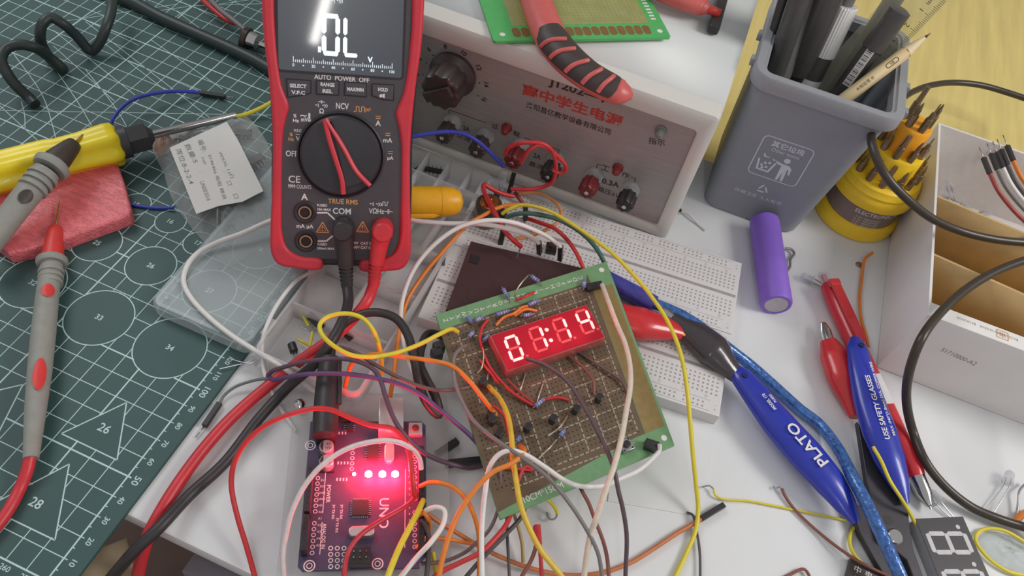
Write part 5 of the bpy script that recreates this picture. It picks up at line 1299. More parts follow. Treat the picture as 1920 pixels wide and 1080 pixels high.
# small dark module with lettering
M_mod = mat('module_dark', (70, 62, 58), 0.45, var=0.06)
a, c, e_ = at(1598, 1044, 2), at(1668, 1082, 2), at(1574, 1084, 2); F = frame(a, c - a, z=V(0, 0, 1)); 
md = thing('relay_module', 'small dark circuit module with white Chinese lettering at the bottom edge of the picture', 'module', F)
MB(F).box(0, 26, -30, 0, -3.8, -.6, .2).build('board', M_mod, md); m = MB(F); m.text('中', 4, -4.4, 3.6, z=-.55); m.text('电', 9.5, -4, 3.4, z=-.55); m.text('模块', 15.5, -4, 2.6, z=-.55); m.text('大米', 5.5, -9.6, 3.4, z=-.55); m.text('继', 13, -9.4, 3, z=-.55); m.build('white_lettering', M_wink, md, 0)
# clear bag scrap with a yellow wire loop, orange bit
M_bag = clear('clear_bag_film', (225, 228, 228), 0.13, 0.1, (246, 248, 248), bump=1.0, bscale=90, edge=0.75)
def pillow(outline, z0, hmax, seed, nrm=9):
    """crumpled film pouch over an outline of world points"""
    rnd = random.Random(seed); n = len(outline); cx = sum(p.x for p in outline) / n; cy = sum(p.y for p in outline) / n; rs = []
    for k in range(nrm + 1):
        t_ = k / nrm
        rs.append([(cx + (p.x - cx) * (1 - t_ * .96), cy + (p.y - cy) * (1 - t_ * .96), z0 + .4 + hmax * (math.sin(math.pi / 2 * min(1, t_ * 1.6)) ** .8) * (.72 + .5 * rnd.random()) * (1 if k else 0)) for p in outline])
    m = MB(); m.rings(rs, True, True); return m
ol = catmull([tuple(at(x, y, -1)) for x, y in ((1835, 1012), (1850, 996), (1885, 1000), (1930, 1020), (1960, 1060), (1930, 1085), (1885, 1066), (1850, 1040))], closed=True, n=4)
solo(pillow(ol, ZT, 3.5, 4), 'plastic_scrap', M_bag, 'clear crumpled plastic scrap inside the yellow wire loop at the table front', 'plastic', smooth=80)
wire(((1960, 1090, 0), (1925, 1080, 0), (1890, 1071, 0), (1862, 1054, 0), (1840, 1032, 0), (1829, 1012, 0), (1834, 998, 0), (1852, 991, 1), (1880, 994, 2), (1905, 1006, 2), (1940, 1030, 1)), 7, M_yel, 'yellow wire bent into a loop around a clear plastic scrap', 'hookup_wire')
wire(((1926, 960, 0), (1913, 968, 1), (1903, 980, 1)), 14, M_ora, 'short thick orange wire end by the black cable at the picture edge', 'wire_offcut', 'wire offcut')
wire(((1925, 905, 1), (1912, 920, 2), (1909, 945, 1), (1905, 975, 0)), 5, M_steel, 'bent bare leg standing beside the thick orange wire end', 'bent_pin', 'wire offcut')
# odds and ends on the right of the tabletop
wire(((1636, 474, 3), (1622, 486, 2), (1616, 520, 0), (1612, 560, 0), (1615, 600, 1), (1624, 630, 3), (1628, 650, 3)), 6, M_ora, 'thin light orange wire along the side of the white carton', 'hookup_wire')
q = at(1610, 497, ZT); MB(Matrix.Translation((q.x, q.y, ZT + .05)))
solo(MB(Matrix.Translation((q.x, q.y, ZT + .02))).lathe([(2.2, 0), (2.2, .7), (.2, .8)], 18), 'metal_disc', M_steel, 'small grey metal disc on the tabletop beside the carton', 'disc')
wire(((1472, 465, 0), (1484, 468, 0), (1489, 475, 0), (1482, 487, 0), (1481, 500, 0), (1476, 508, 0)), 5, M_steel, 'bent bare metal leg right beside the purple battery', 'bent_pin', 'wire offcut')
o, W, r = wire(((1272, 396, -1), (1285, 398, 0), (1300, 410, 0), (1312, 422, -1), (1323, 432, -1)), 5, M_wht, 'short white wire lying by the lower corner of the power supply', 'hookup_wire')
MB(Matrix.Translation(W[0])).lathe([(.6, -1), (2, -.8), (2, 1.2), (.6, 1.4)], 14).build('metal_ring', M_chrome, o)
o, W, r = wire(((1316, 913, 0), (1330, 911, .5), (1338, 917, .5)), 3, M_steel, 'thin yellow wire with a bare hooked end, stretching towards the cutters', 'hookup_wire')
MB().tube(path(((1338, 917, .5), (1341, 928, 0), (1352, 935, -.5), (1400, 939, -1), (1450, 948, -1), (1500, 958, -1), (1550, 968, -1), (1602, 979, -.5))), .55, 8).build('yellow_insulation', M_yel, o)
wire(((1607, 984, 1), (1597, 996, 0), (1593, 1015, 0), (1598, 1034, 0), (1610, 1050, 0), (1622, 1060, 0)), 7, M_yel, 'short curved yellow wire below the end of the lower blue handle', 'hookup_wire')
o, W, r = wire(((1466, 916, .5), (1472, 930, 0), (1490, 955, -.5), (1535, 998, 0), (1590, 1040, 3), (1640, 1068, 3), (1690, 1090, 3)), 6, M_brn, 'thin brown wire running from a bare hook towards the dark module', 'hookup_wire')
MB().tube(path(((1466, 916, .5), (1461, 913, .8), (1453, 916, 0), (1450, 912, -1))), .35, 6).build('bare_end', M_steel, o)
wire(((1455, 1090, -1), (1480, 1078, -1), (1506, 1067, 0), (1513, 1072, 0), (1522, 1090, 0)), 6, M_brn, 'bent brown wire end at the bottom edge between module and grey wires', 'wire_offcut', 'wire offcut')
wire(((1637, 838, 19), (1652, 864, 19.5), (1668, 900, 17), (1690, 935, 14), (1705, 960, 9), (1717, 983, 4)), 7, M_yel, 'yellow wire lying across the upright blue handle of the cutters', 'hookup_wire')
# thin white card under the perfboard and breadboard corner
cd = [at(x, y, ZT + .4) for x, y in ((1150, 770), (1232, 772), (1337, 829), (1310, 968), (1140, 940))]
solo(MB().prism([(p.x, p.y) for p in cd], ZT + .02, ZT + .5, .1), 'paper_card', M_white, 'thin white card on the tabletop, showing below the near breadboard corner', 'card')
# ------------------------------------------------------------------ on top of the power supply: perfboard, pliers, black rod
PT = PSH + ZT + 0.6
def up_at(x, y, h=0): return at(x, y, PSH + ZT + .6 + h)
a, c, e_ = at(925, 82, 97.6), at(1257, 74, 97.6), at(903, 0, 97.6)
M_gpcb = mat('perfboard_bright_green', (84, 176, 100), 0.4, var=0.05); M_gfield = mat('perfboard_olive', (152, 156, 96), 0.45, var=0.08, scale=150); M_bpad = mat('brown_pads', (138, 104, 60), 0.4, .2)
F = frame(a, c - a, y=e_ - a); Wd = (c - a).length
gp_ = thing('perfboard', 'blank bright green perfboard lying on the power supply under the pliers', 'circuit board', F)
MB(F).prism(rr(Wd, 150, 1.5, 3, Wd / 2, 75), 0, 1.6, .2).build('green_board', M_gpcb, gp_)
m = MB(F); m.poly([(13, 13), (Wd - 9, 13), (Wd - 9, 140), (13, 140)], 1.64); fd_ = m.build('drilled_field', M_gfield, gp_, 0)
m = MB(F)
for i in range(int((Wd - 24) / 2.54)):
    for j in range(20): m.poly(ring(.5, 6, 15 + i * 2.54, 16 + j * 2.54), 1.67)
m.build('solder_pads', M_sold, fd_, 0)
m = MB(F)
for k in range(16): m.prism(rr(4.4, 8, 2, 3, 14 + k * (Wd - 24) / 15.5, 7), 1.6, 1.66)
m.build('edge_pads', M_bpad, gp_, 0)
m = MB(F)
for x in (6, Wd - 5): m.poly(ring(1.6, 14, x, 5.5), 1.68)
for k in range(12): m.poly([(Wd - 6.5, 16 + k * 3), (Wd - 3.5, 16 + k * 3), (Wd - 3.5, 17.4 + k * 3), (Wd - 6.5, 17.4 + k * 3)], 1.67)
m.build('white_marks', M_wink, gp_, 0)
M_pink = mat('plier_pink', (204, 98, 94), 0.38, var=0.05); M_pink2 = mat('plier_red', (206, 62, 58), 0.35, var=.04)
M_pdark = mat('plier_insert', (64, 56, 54), 0.5, var=0.05)
pp = ((1000, -30, 9, 58), (1012, 20, 9.5, 62), (1036, 75, 10, 66), (1066, 112, 10, 66), (1104, 143, 9.5, 62), (1140, 163, 9, 60), (1163, 173, 8.5, 54), (1178, 178, 8.2, 34), (1186, 181, 8, 12))
W = [up_at(x, y, z) for x, y, z, w in pp]; ws = [mm(w, W[i]) / 2 for i, (x, y, z, w) in enumerate(pp)]
plr = thing('pliers', 'pliers with pink and black ribbed handles lying across the power supply and perfboard', 'pliers', flat(up_at(1040, 60), 0.3))
def interp(cv, ws):
    rad = []
    for i in range(len(cv)):
        t_ = i / (len(cv) - 1) * (len(ws) - 1); k = min(int(t_), len(ws) - 2); f_ = t_ - k; rad.append(ws[k] * (1 - f_) + ws[k + 1] * f_)
    return rad
hb, ha = up_at(1080, -150, 9), up_at(1010, -90, 9)
cv = catmull([ha] + W, n=6); rad = interp(cv, [ws[0] * .9] + ws)
hA = MB().tube(cv, rad, 18, flatten=(1, .8)).build('handle', M_pink, plr, 60)
# dark grip insert on the upper side, with pink slots
i0, i1 = 17, 40
ins = MB(); N_ = len(cv)
rows = []
for i in range(i0, i1 + 1):
    t_ = (cv[min(i + 1, N_ - 1)] - cv[i - 1]).normalized(); nx = t_.cross(V(0, 0, 1)).normalized(); ny = nx.cross(t_); r = rad[i]
    e = min(1, (i - i0) / 2.0 + .25, (i1 - i) / 2.0 + .25); e = math.sqrt(e)
    rows.append([cv[i] + nx * math.cos(a_) * (r + .25) + ny * math.sin(a_) * (r * .8 + .25) for a_ in [math.pi / 2 + e * q for q in (-1.6, -1.3, -1.0, -.7, -.4, -.1, .2, .5, .75)]])
vs = [p for r_ in rows for p in r_]; n9 = 9
ins.add(vs, [[j * n9 + k, j * n9 + k + 1, (j + 1) * n9 + k + 1, (j + 1) * n9 + k] for j in range(len(rows) - 1) for k in range(n9 - 1)])
gi = ins.build('grip_insert', M_pdark, hA, 80)
for q in range(5):
    i = i0 + 3 + int(q * (i1 - i0 - 5) / 4.6); sl = []
    for dj, a_ in ((1.5, .15), (1.1, -.2), (.5, -.6), (0, -1.0), (-.2, -1.4)):
        j = i + dj; k = int(j); f_ = j - k; ctr = cv[k].lerp(cv[k + 1], f_); r = rad[k] * (1 - f_) + rad[k + 1] * f_
        t_ = (cv[k + 1] - cv[k - 1]).normalized(); nx = t_.cross(V(0, 0, 1)).normalized(); ny = nx.cross(t_)
        sl.append(ctr + nx * math.cos(math.pi / 2 + a_) * (r + .3) + ny * math.sin(math.pi / 2 + a_) * (r * .8 + .3))
    MB().tube(catmull(sl, n=4), [1.25] * 17, 8).build('grip_rib', M_pink, gi, 60)
W = [up_at(1120, -110, 9), up_at(1190, -50, 9), up_at(1240, -18, 9), up_at(1290, 2, 9), up_at(1318, 14, 8), up_at(1328, 20, 8)]
cv2 = catmull(W, n=5); MB().tube(cv2, interp(cv2, [6, 7, 7.2, 7.2, 6, 3]), 16, flatten=(1, .8)).build('handle', M_pink, plr, 60)
MB().tube([up_at(1316, 12, 8), up_at(1350, 26, 7)], 2.7, 10).build('handle_tip', M_pink2, plr)
hd = MB(); hd.tube([ha + V(2, 10, 0), hb, up_at(1110, -240, 8), up_at(1130, -290, 8)], [6, 11, 9, 3], 12, flatten=(1, .6)); hd.tube([up_at(1120, -105, 9), hb], [6, 9], 12, flatten=(1, .6)); hd.build('head', M_tool, plr, 60)
a, c = up_at(1356, -8, 3.5), up_at(1337, 58, 3.2)
F = frame(a, (c - a).cross(V(0, 0, 1)), z=c - a)
t = thing('black_rod', 'short black plastic rod lying on the power supply beside the pink plier handle', 'rod', F)
MB(F).prism(rr(6.4, 6, 1.6, 3), -8, (c - a).length, 1.6, .8).build('rod', M_blk, t)

# ------------------------------------------------------------------ left: foam, screwdriver, probes, bag, cords on the cutting mat
M_foam = mat('pink_foam', (232, 112, 120), 0.36, var=0.2, scale=160, bump=1.0, bscale=420, spec=.9, stretch=((.6, 2.2, 2), (0, 0, .35)))  # sparkle put into the colour as streaked lighter spots
zf = 9.0
ol = [at(x, y, zf) for x, y in ((-60, 335), (60, 318), (150, 300), (214, 289), (232, 338), (246, 392), (243, 403), (190, 422), (120, 448), (60, 466), (15, 474), (-60, 420))]
ol = [(p.x, p.y) for p in ol]
solo(MB().prism(ol, 0.2, zf, 1.4, .8, 3), 'foam_sheet', M_foam, 'pink sparkling anti-static foam sheet lying on the green mat', 'foam')
M_yh = mat('yellow_handle_plastic', (244, 222, 24), 0.32, var=0.03, coat=.2); M_col = mat('collar_black', (62, 62, 64), 0.4, var=.05); M_shaft = mat('shaft_chrome', (196, 196, 196), 0.25, 1.0, var=.05)
a, c = at(-80, 347, 15), at(226, 268, 15); d = (c - a).normalized(); F = frame(a, d.cross(V(0, 0, 1)), z=d); L = (c - a).length
scw = thing('screwdriver', 'yellow handled screwdriver with a black hex collar, beside the pink foam', 'screwdriver', F)
lob = [((11.2 + 1.0 * math.cos(6 * a_)) * math.cos(a_), (11.2 + 1.0 * math.cos(6 * a_)) * math.sin(a_)) for a_ in [2 * math.pi * k / 72 for k in range(72)]]
sc = lambda s, z: [(x * s, y * s, z) for x, y in lob]
MB(F).rings([sc(.8, 0), sc(1, 3), sc(1, L * .55), sc(.93, L * .62), sc(.95, L - 20), sc(1.05, L - 6), sc(1.02, L - 2), sc(.8, L)]).build('handle', M_yh, scw, 60)
MB(F).lathe([(9.4, L - .5), (9.2, L + 4), (8, L + 4.2)], 24, None, False, True).build('collar_ring', M_col, scw)
MB(F).prism(ring(8.6, 6, a0=.4), L + 4, L + 15, .6).lathe([(6.4, L + 14.8), (3.4, L + 18)], 18).build('hex_collar', M_col, scw, 25)
e_ = at(440, 216, 5); z1 = L + 16
MB().rod(F @ V(0, 0, z1), e_, 2.6, 2.2, 16).build('shaft', M_shaft, scw)
# probes
M_pg = mat('probe_grey', (150, 150, 144), 0.6, var=0.06, scale=200, bump=.1, bscale=900); M_bsl = mat('probe_black', (66, 56, 50), 0.5, var=.06); M_rsl = mat('probe_red', (214, 60, 56), 0.45, var=.05)
M_gold2 = mat('needle_gold', (206, 172, 120), .25, 1.0)
def probe(label, pts, rads, collar, sl, nd, ms, dots, cable=None, cm=None):
    W = [at(*p) for p in pts]; cv = catmull(W, n=6); F = flat(V(W[0].x, W[0].y, W[0].z), W[-1] - W[0]); t = thing('probe', label, 'probe', F)
    MB().tube(cv, interp(cv, rads), 18).build('grip', M_pg, t, 60)
    a, c = at(*collar[0]), at(*collar[1]); cr = MB(); cr.tube([a, a.lerp(c, .35), a.lerp(c, .7), c], [rads[0] * 1.3, rads[0] * 1.42, rads[0] * 1.42, rads[0] * 1.15], 20)
    for k in range(3):
        q = a + (a - c) * (.9 + .75 * k); q2 = a + (a - c) * (1.3 + .75 * k); cr.tube([q, q2], rads[0] * 1.16 - .15 * k, 18)
    cr.build('finger_guard', M_pg, t, 60)
    s0, s1 = at(*sl[0]), at(*sl[1]); MB().tube([s0, s0.lerp(s1, .15), s0.lerp(s1, .8), s0.lerp(s1, .95), s1], [rads[0] * 1.0, rads[0] * 1.02, rads[0] * .72, rads[0] * .6, rads[0] * .3], 18).build('sleeve', ms, t, 50)
    n0, n1 = at(*nd[0]), at(*nd[1]); MB().tube([n0, n0.lerp(n1, .45), n0.lerp(n1, .5), n1], [.75, .7, .5, .12], 10).build('needle', M_gold2, t, 60)
    for px, py, zz, l, w in dots:
        p = at(px, py, zz); dd = (W[-1] - W[0]).normalized(); tv = (CP - p).normalized(); tv = (tv - dd * tv.dot(dd)).normalized()
        best = min(cv, key=lambda q: (q - p).length); i = cv.index(best); r = interp(cv, rads)[i]
        G = frame(best + tv * (r - .1), dd, z=tv); m = MB(G); rs = []
        for s_ in (1, .7, .35): rs.append([(l * s_ * math.cos(k * math.pi / 10), w * s_ * math.sin(k * math.pi / 10), .28 + .0 - r + math.sqrt(max(0, r * r - (w * s_ * math.sin(k * math.pi / 10)) ** 2))) for k in range(20)])
        rs = [[(a_, b_, c_ + .35) for a_, b_, c_ in r_] for r_ in rs]; m.rings(rs, False, True); m.build('coloured_inlay', ms, t, 60)
    if cable:
        cv = path(cable, 8); MB().tube(cv, 2.6, 12).build('cable', cm, t, 60)
    return t
probe('grey probe with a black tip sleeve lying over the pink foam and the yellow handle', ((88, 322, 27), (62, 352, 25), (36, 384, 22), (10, 418, 19), (-30, 470, 16)), (6.6, 6.6, 6.4, 6.2, 6), ((92, 318, 27), (103, 305, 27.5)), ((101, 306, 27.5), (141, 268, 27)), ((138, 271, 27), (178, 230, 22)), M_bsl, ((46, 371, 24, 4, 3.2),))
probe('grey probe with a red tip sleeve and red ovals, lying upright on the green mat', ((97, 498, 8), (90, 545, 8), (82, 620, 8), (74, 700, 8), (66, 775, 8), (58, 860, 7)), (5.2, 5.2, 5.4, 5.2, 4.4, 3.2), ((97, 497, 8), (98, 484, 8.2)), ((98, 488, 8.5), (104, 424, 10.2)), ((104, 428, 10.2), (112, 372, 12)), M_rsl, ((79, 556, 9, 4, 3), (60, 706, 9, 8.5, 2.8)), ((57, 855, 7), (50, 885, 5), (38, 915, 3), (20, 950, 3), (-5, 985, 3), (-40, 1020, 3)), M_rred)
# clear bag with a paper label
ol = catmull([tuple(at(x, y, 3)) for x, y in ((286, 262), (330, 236), (380, 222), (430, 210), (462, 214), (500, 262), (522, 330), (524, 400), (512, 436), (470, 470), (425, 495), (400, 470), (352, 415), (322, 370), (306, 322))], closed=True, n=4)
bag = pillow(ol, .3, 9.5, 11)
bg_ = solo(bag, 'plastic_bag', M_bag, 'crumpled clear plastic bag with a white paper label, beside the multimeter', 'bag', smooth=85)
M_paper = mat('label_paper', (224, 222, 218), 0.6, var=0.02, scale=60, bump=.15, bscale=120)
zl = 12.0
lc = [at(x, y, zl) for x, y in ((318, 277), (425, 228), (446, 262), (494, 358), (478, 366), (455, 378), (410, 386), (368, 401))]
LF = frame(lc[0], lc[-1] - lc[0], z=V(0, 0, 1))
lo = [(loc(LF, x, y).x, loc(LF, x, y).y) for x, y in ((318, 277), (425, 228), (446, 262), (494, 358), (478, 366), (455, 378), (410, 386), (368, 401))]
lab = MB(LF).prism(lo, -.15, .0).build('paper_label', M_paper, bg_, 30)
mm_ = MB(LF)
def lt(s, p0, p1, h):
    a, c = loc(LF, *p0), loc(LF, *p1); d = c - a; mm_.text(s, (a.x + c.x) / 2, (a.y + c.y) / 2, h, d.length, math.atan2(d.y, d.x), .04, .01)
lt('库位:B-2-2-4', (334, 279), (360, 345), 3.4); lt('数量:5', (350, 270), (368, 305), 3.2); lt('编号:', (375, 262), (384, 285), 3.2); lt('UN003016', (378, 340), (392, 376), 2.4)
lt('0146466 电阻 精良', (393, 290), (422, 374), 2.2); lt('WXXL 1112', (412, 285), (436, 335), 1.8); lt('1mm', (380, 295), (386, 308), 1.8)
lt('口', (428, 340), (432, 347), 2.4); lt('口', (440, 364), (444, 372), 2.4)
mm_.build('black_lettering', M_gink, lab, 0)
M_lump = mat('brown_lump', (190, 156, 134), .6, var=.15, scale=150, bump=.4)
ol = catmull([tuple(at(x, y, 2)) for x, y in ((286, 275), (300, 258), (320, 254), (328, 264), (318, 280), (300, 290))], closed=True, n=3)
solo(pillow(ol, .2, 6, 5), 'sponge_scrap', M_lump, 'small brown sponge scrap at the corner of the clear bag, beside the screwdriver shaft', 'sponge', smooth=80)
# black parts in the bag
for k, (px, py, d_) in enumerate(((345, 258, .3), (362, 250, .9), (480, 300, 1.3), (500, 350, .2), (485, 395, .7), (430, 420, 1.0), (455, 250, .4))):
    F = flat(at(px, py, 3), d_); t = thing('bagged_part', 'small dark part seen through the clear bag, ' + ('near the screwdriver shaft', 'second from the screwdriver shaft', 'by the middle of the meter edge', 'close against the meter, above the white wire', 'low in the bag beside the meter', 'beneath the white label', 'at the bag top beside the label')[k], 'component', F, 'dark parts in the clear bag')
    MB(F).box(-5, 5, -2.4, 2.4, -2, 1.5, .4).build('package', M_pen2, t)
    for s in (-2.4, 0, 2.4): MB(F).tube([(s, -2.4, 0), (s, -4, 0), (s, -5.5, -2)], .3, 6).build('leg', M_steel, t)

# cords at the far left
M_cord = mat('cord_black', (42, 54, 54), 0.42, var=.06)
wire(((66, 196, 3), (55, 184, 4), (28, 158, 12), (10, 132, 19), (2, 111, 23), (12, 91, 25), (36, 84, 25), (64, 89, 22), (92, 107, 12), (118, 130, 3.2), (112, 128, 3), (96, 112, 3.2), (82, 92, 10), (75, 66, 20), (80, 44, 26), (95, 33, 27), (117, 44, 24), (144, 68, 14), (170, 95, 4), (184, 84, 8), (198, 54, 16), (208, 22, 20), (211, -20, 20)), 19, M_cord, 'black coiled cord with two loops standing up from the green mat', 'coiled_cord', 'cord', sides=12)
o, W, r = wire(((170, -25, 4), (205, -12, 4), (250, 5, 4), (300, 32, 4), (370, 64, 4), (440, 95, 4), (485, 117, 4), (540, 150, 4)), 24, M_cord, 'thick straight black cable disappearing behind the meter', 'thick_cable', 'cable', sides=14)
M_bnc = mat('connector_brown', (66, 54, 48), .35, .3)
a, c = at(466, 74, 8), at(510, 92, 6); d = (c - a); F = frame(a, d.cross(V(0, 0, 1)), z=d)
t = thing('plug_connector', 'round metal plug with a dark collar half hidden behind the meter', 'connector', F)
MB(F).lathe([(5.5, -4), (7.6, -3.4), (7.6, 0), (6.6, .4)], 24, None, True, True).build('collar', M_bnc, t); MB(F).lathe([(6, 0), (5.2, 6), (2.2, 8), (2.0, 14), (.2, 14.2)], 24).build('metal_shell', M_chrome, t)
for pts, m, nm in ((((365, -15, 6), (400, 18, 7), (430, 40, 6), (446, 45, 4)), M_redw, 'red wire ending beside the metal plug at the top of the mat'), (((378, -20, 8), (410, 16, 9), (440, 40, 9), (464, 60, 8)), M_gry, 'grey wire running into the metal plug at the top of the mat')):
    wire(pts, 9, m, nm, 'lead_wire')
# blue jumpers on the mat
o, W, r = wire(((204, 262, 2), (205, 244, 4), (211, 225, 7), (224, 206, 9), (245, 189, 10), (280, 177, 9), (330, 171, 6), (380, 174, 2)), 7, M_blu, 'blue jumper wire with a black plug lying on the green mat above the bag')
housing(o, at(376, 174, 2), at(422, 182, 2) - at(376, 174, 2), (at(422, 182, 2) - at(376, 174, 2)).length, 2.6, M_blk); MB().rod(at(422, 182, 2), at(441, 182, 1.5), .35, .3, 6).build('pin', M_steel, o)
wire(((225, 376, 2), (248, 384, 1), (270, 388, 1), (300, 390, 1), (326, 389, 2)), 6, M_blu, 'blue wire showing on the mat between the pink foam and the clear bag', 'hookup_wire')
wire(((442, 219, 4), (462, 214, 4), (482, 206, 5), (500, 197, 7), (520, 184, 9)), 8, M_yel, 'yellow wire running from the top of the clear bag behind the meter', 'hookup_wire')
# grey jumper with black plug on the white tabletop beside the mat
o, W, r = wire(((412, 756, -.6), (420, 742, 0), (440, 726, 1), (470, 715, 3), (497, 710, 6), (520, 712, 9)), 6, mat('slate_wire', (108, 116, 116), .42), 'slate grey jumper wire with a black plug lying beside the mat edge')
housing(o, W[0], at(383, 799, -.5) - W[0], (at(383, 799, -.5) - W[0]).length, 2.6, M_blk); MB().rod(at(383, 799, -.6), at(367, 820, -1), .35, .3, 6).build('pin', M_steel, o)
led2(474, 678, 3, 497, 668, 4, (412, 692, 1), (428, 672, 1), 'clear LED with long legs pointing over the mat edge, beside the organiser lid')
MB()
# ------------------------------------------------------------------ jumper wires around the clock board and the controller
def hp(o, P, Q, L=13, w=2.6, m=None, pin=True):
    """black plug from P towards Q with a pin"""
    d = (Q - P).normalized(); housing(o, P, d, L, w, m or M_blk)
    if pin: MB().rod(P + d * L, P + d * (L + 5), .35, .3, 6).build('pin', M_steel, o)
# yellow loop over the test leads
wire(((717, 700, 10), (716, 680, 20), (711, 650, 32), (700, 620, 40), (680, 597, 44), (650, 588, 46), (615, 594, 46), (600, 608, 46), (603, 626, 46), (625, 648, 45), (660, 666, 42), (700, 669, 40), (745, 661, 38), (790, 644, 36), (825, 626, 34), (846, 617, 31), (858, 622, 26)), 9, M_yel, 'yellow jumper wire looped around the black test lead and soldered to the perfboard', n=8)
# white wires from the meter's left
wire(((560, 398, 18), (505, 415, 16), (455, 437, 14), (411, 453, 12), (370, 475, 11), (350, 500, 10.5), (344, 528, 10), (357, 557, 10), (392, 595, 10), (436, 630, 10.5), (480, 658, 11), (528, 687, 11), (560, 710, 6), (590, 735, 2), (612, 752, 0)), 10, M_wht, 'white wire curving over the clear lid and under the test leads')
o, W, r = wire(((598, 504, 8), (562, 522, 11), (537, 547, 12), (512, 585, 12), (497, 620, 11), (491, 650, 9), (493, 680, 7), (499, 712, 4), (512, 740, 2), (530, 772, 0), (556, 808, -1)), 8, M_wht, 'thin white wire from under the meter bending down beside the clear LED')
# purple loop
wire(((502, 704, 14), (512, 695, 18), (530, 689, 22), (562, 680, 28), (603, 674, 33), (645, 673, 36), (678, 680, 37), (702, 694, 36), (713, 712, 35), (723, 744, 34), (739, 786, 32), (760, 817, 29), (785, 842, 24), (814, 859, 18), (845, 870, 12), (880, 878, 8), (905, 874, 6)), 9, mat('plum_wire', (98, 74, 92), .42), 'plum wire arching over the black plug and past the USB socket', n=8)
wire(((502, 705, 13), (515, 712, 17), (535, 708, 22), (562, 703, 27), (603, 700, 31), (659, 702, 34), (714, 711, 35), (750, 721, 35), (787, 739, 33), (820, 764, 29), (853, 792, 24), (880, 815, 19), (903, 842, 14), (915, 862, 10)), 9, M_pur, 'purple wire arching over the black plug and running beneath the perfboard edge', n=8)
wire(((636, 650, 30), (667, 661, 34), (692, 677, 36), (725, 696, 36), (759, 713, 34), (787, 724, 32), (817, 731, 30), (848, 731, 28), (880, 726, 26)), 8, M_tau, 'taupe wire sagging between the black plug and the perfboard edge')
wire(((644, 742, 4), (648, 722, 12), (652, 705, 18), (660, 682, 25), (676, 670, 30), (700, 664, 34), (735, 666, 36), (770, 671, 37), (814, 677, 38), (847, 686, 38), (876, 710, 36), (903, 743, 32), (922, 768, 27), (930, 778, 24)), 9, M_ora, 'orange jumper wire from behind the USB socket curving onto the perfboard')
# long loops between breadboard and controller: orange, white, white
wire(((988, 384, 12), (960, 384, 22), (933, 390, 27), (906, 404, 30), (879, 419, 31), (853, 446, 30), (829, 473, 27), (804, 502, 23), (780, 535, 19), (763, 565, 17), (751, 610, 15), (743, 660, 14), (738, 705, 12), (731, 745, 6)), 8, M_ora, 'orange wire bowing from the far breadboard down past the yellow handle')
o, W, r = wire(((1051, 463, 22), (1030, 446, 30), (1001, 431, 38), (965, 418, 44), (930, 413, 46), (894, 416, 46), (859, 427, 43), (823, 451, 38), (793, 481, 32), (773, 511, 27), (759, 545, 22), (752, 580, 18), (752, 612, 15), (757, 650, 12), (770, 690, 8), (790, 725, 5)), 9, M_wht, 'white jumper wire with the right-hand plug, bowing from the breadboard over the orange wire')
hp(o, W[0] - V(0, 0, -0.5), at(1050, 490, 8), 13)
o, W, r = wire(((1010, 456, 22), (995, 444, 28), (965, 433, 34), (930, 424, 38), (888, 419, 39), (844, 419, 38), (799, 416, 36), (765, 412, 34), (720, 405, 30)), 9, M_wht, 'white jumper wire plugged in the breadboard and passing behind the meter')
hp(o, W[0] - V(0, 0, -0.5), at(1012, 478, 8), 13)
F = flat(at(1032, 470, 6.6), .3); t = thing('push_switch', 'black push switch on the breadboard between the two white plugs', 'switch', F); MB(F).box(-3, 3, -3, 3, 0, 4.2, .4).build('body', M_blk, t); MB(F).lathe([(1.8, 4.1), (1.7, 6), (.2, 6.2)], 14).build('button', M_blk2, t)
# red wires at the terminals and the breadboard
wire(((1104, 300 + 53, 0),) if False else ((947, 290, 40), (953, 278, 48), (965, 271, 52), (989, 267, 56), (1016, 269, 56), (1034, 281, 52), (1042, 303, 44), (1041, 328, 34), (1033, 344, 27), (1012, 352, 22), (986, 355, 20), (958, 354, 18)), 8, M_redw, 'red wire looping from the red terminal over the black one')
wire(((977, 305, 38), (984, 292, 46), (993, 280, 52), (1010, 272, 55), (1030, 280, 52), (1051, 298, 46), (1061, 311, 42), (1060, 321, 38), (1048, 324, 36), (1036, 318, 38)), 8, M_redw, 'smaller red loop between the red and the black terminal of the power supply')
o, W, r = wire(((962, 368, 14), (941, 363, 17), (918, 352, 21), (908, 346, 23), (907, 357, 24), (917, 378, 27), (930, 404, 31), (947, 434, 30), (963, 451, 26), (977, 462, 20)), 9, M_redw, 'red wire bent sharply above the trimmer, its stripped end over the dark plate')
MB().tube(path(((977, 462, 20), (974, 470, 17), (969, 483, 13))), .4, 6).build('bare_end', M_steel, o)
wire(((986, 409, 8), (1013, 418, 14), (1039, 428, 18), (1060, 446, 20), (1078, 470, 21), (1090, 494, 20), (1097, 512, 17)), 8, M_redw, 'red wire from the breadboard down to the back edge of the perfboard')
wire(((966, 362, 10), (972, 370, 11), (981, 382, 8)), 8, mat('dull_red_wire', (150, 56, 58), .42), 'short dull red link at the breadboard end near the terminals', 'wire_link')
wire(((968, 363, 8), (1007, 362, 12), (1036, 375, 15), (1051, 393, 16), (1048, 414, 16), (1024, 431, 13), (1001, 440, 9), (968, 448, 7)), 7, mat('pale_orange_wire', (214, 150, 96), .42), 'pale orange wire curled on the far breadboard')
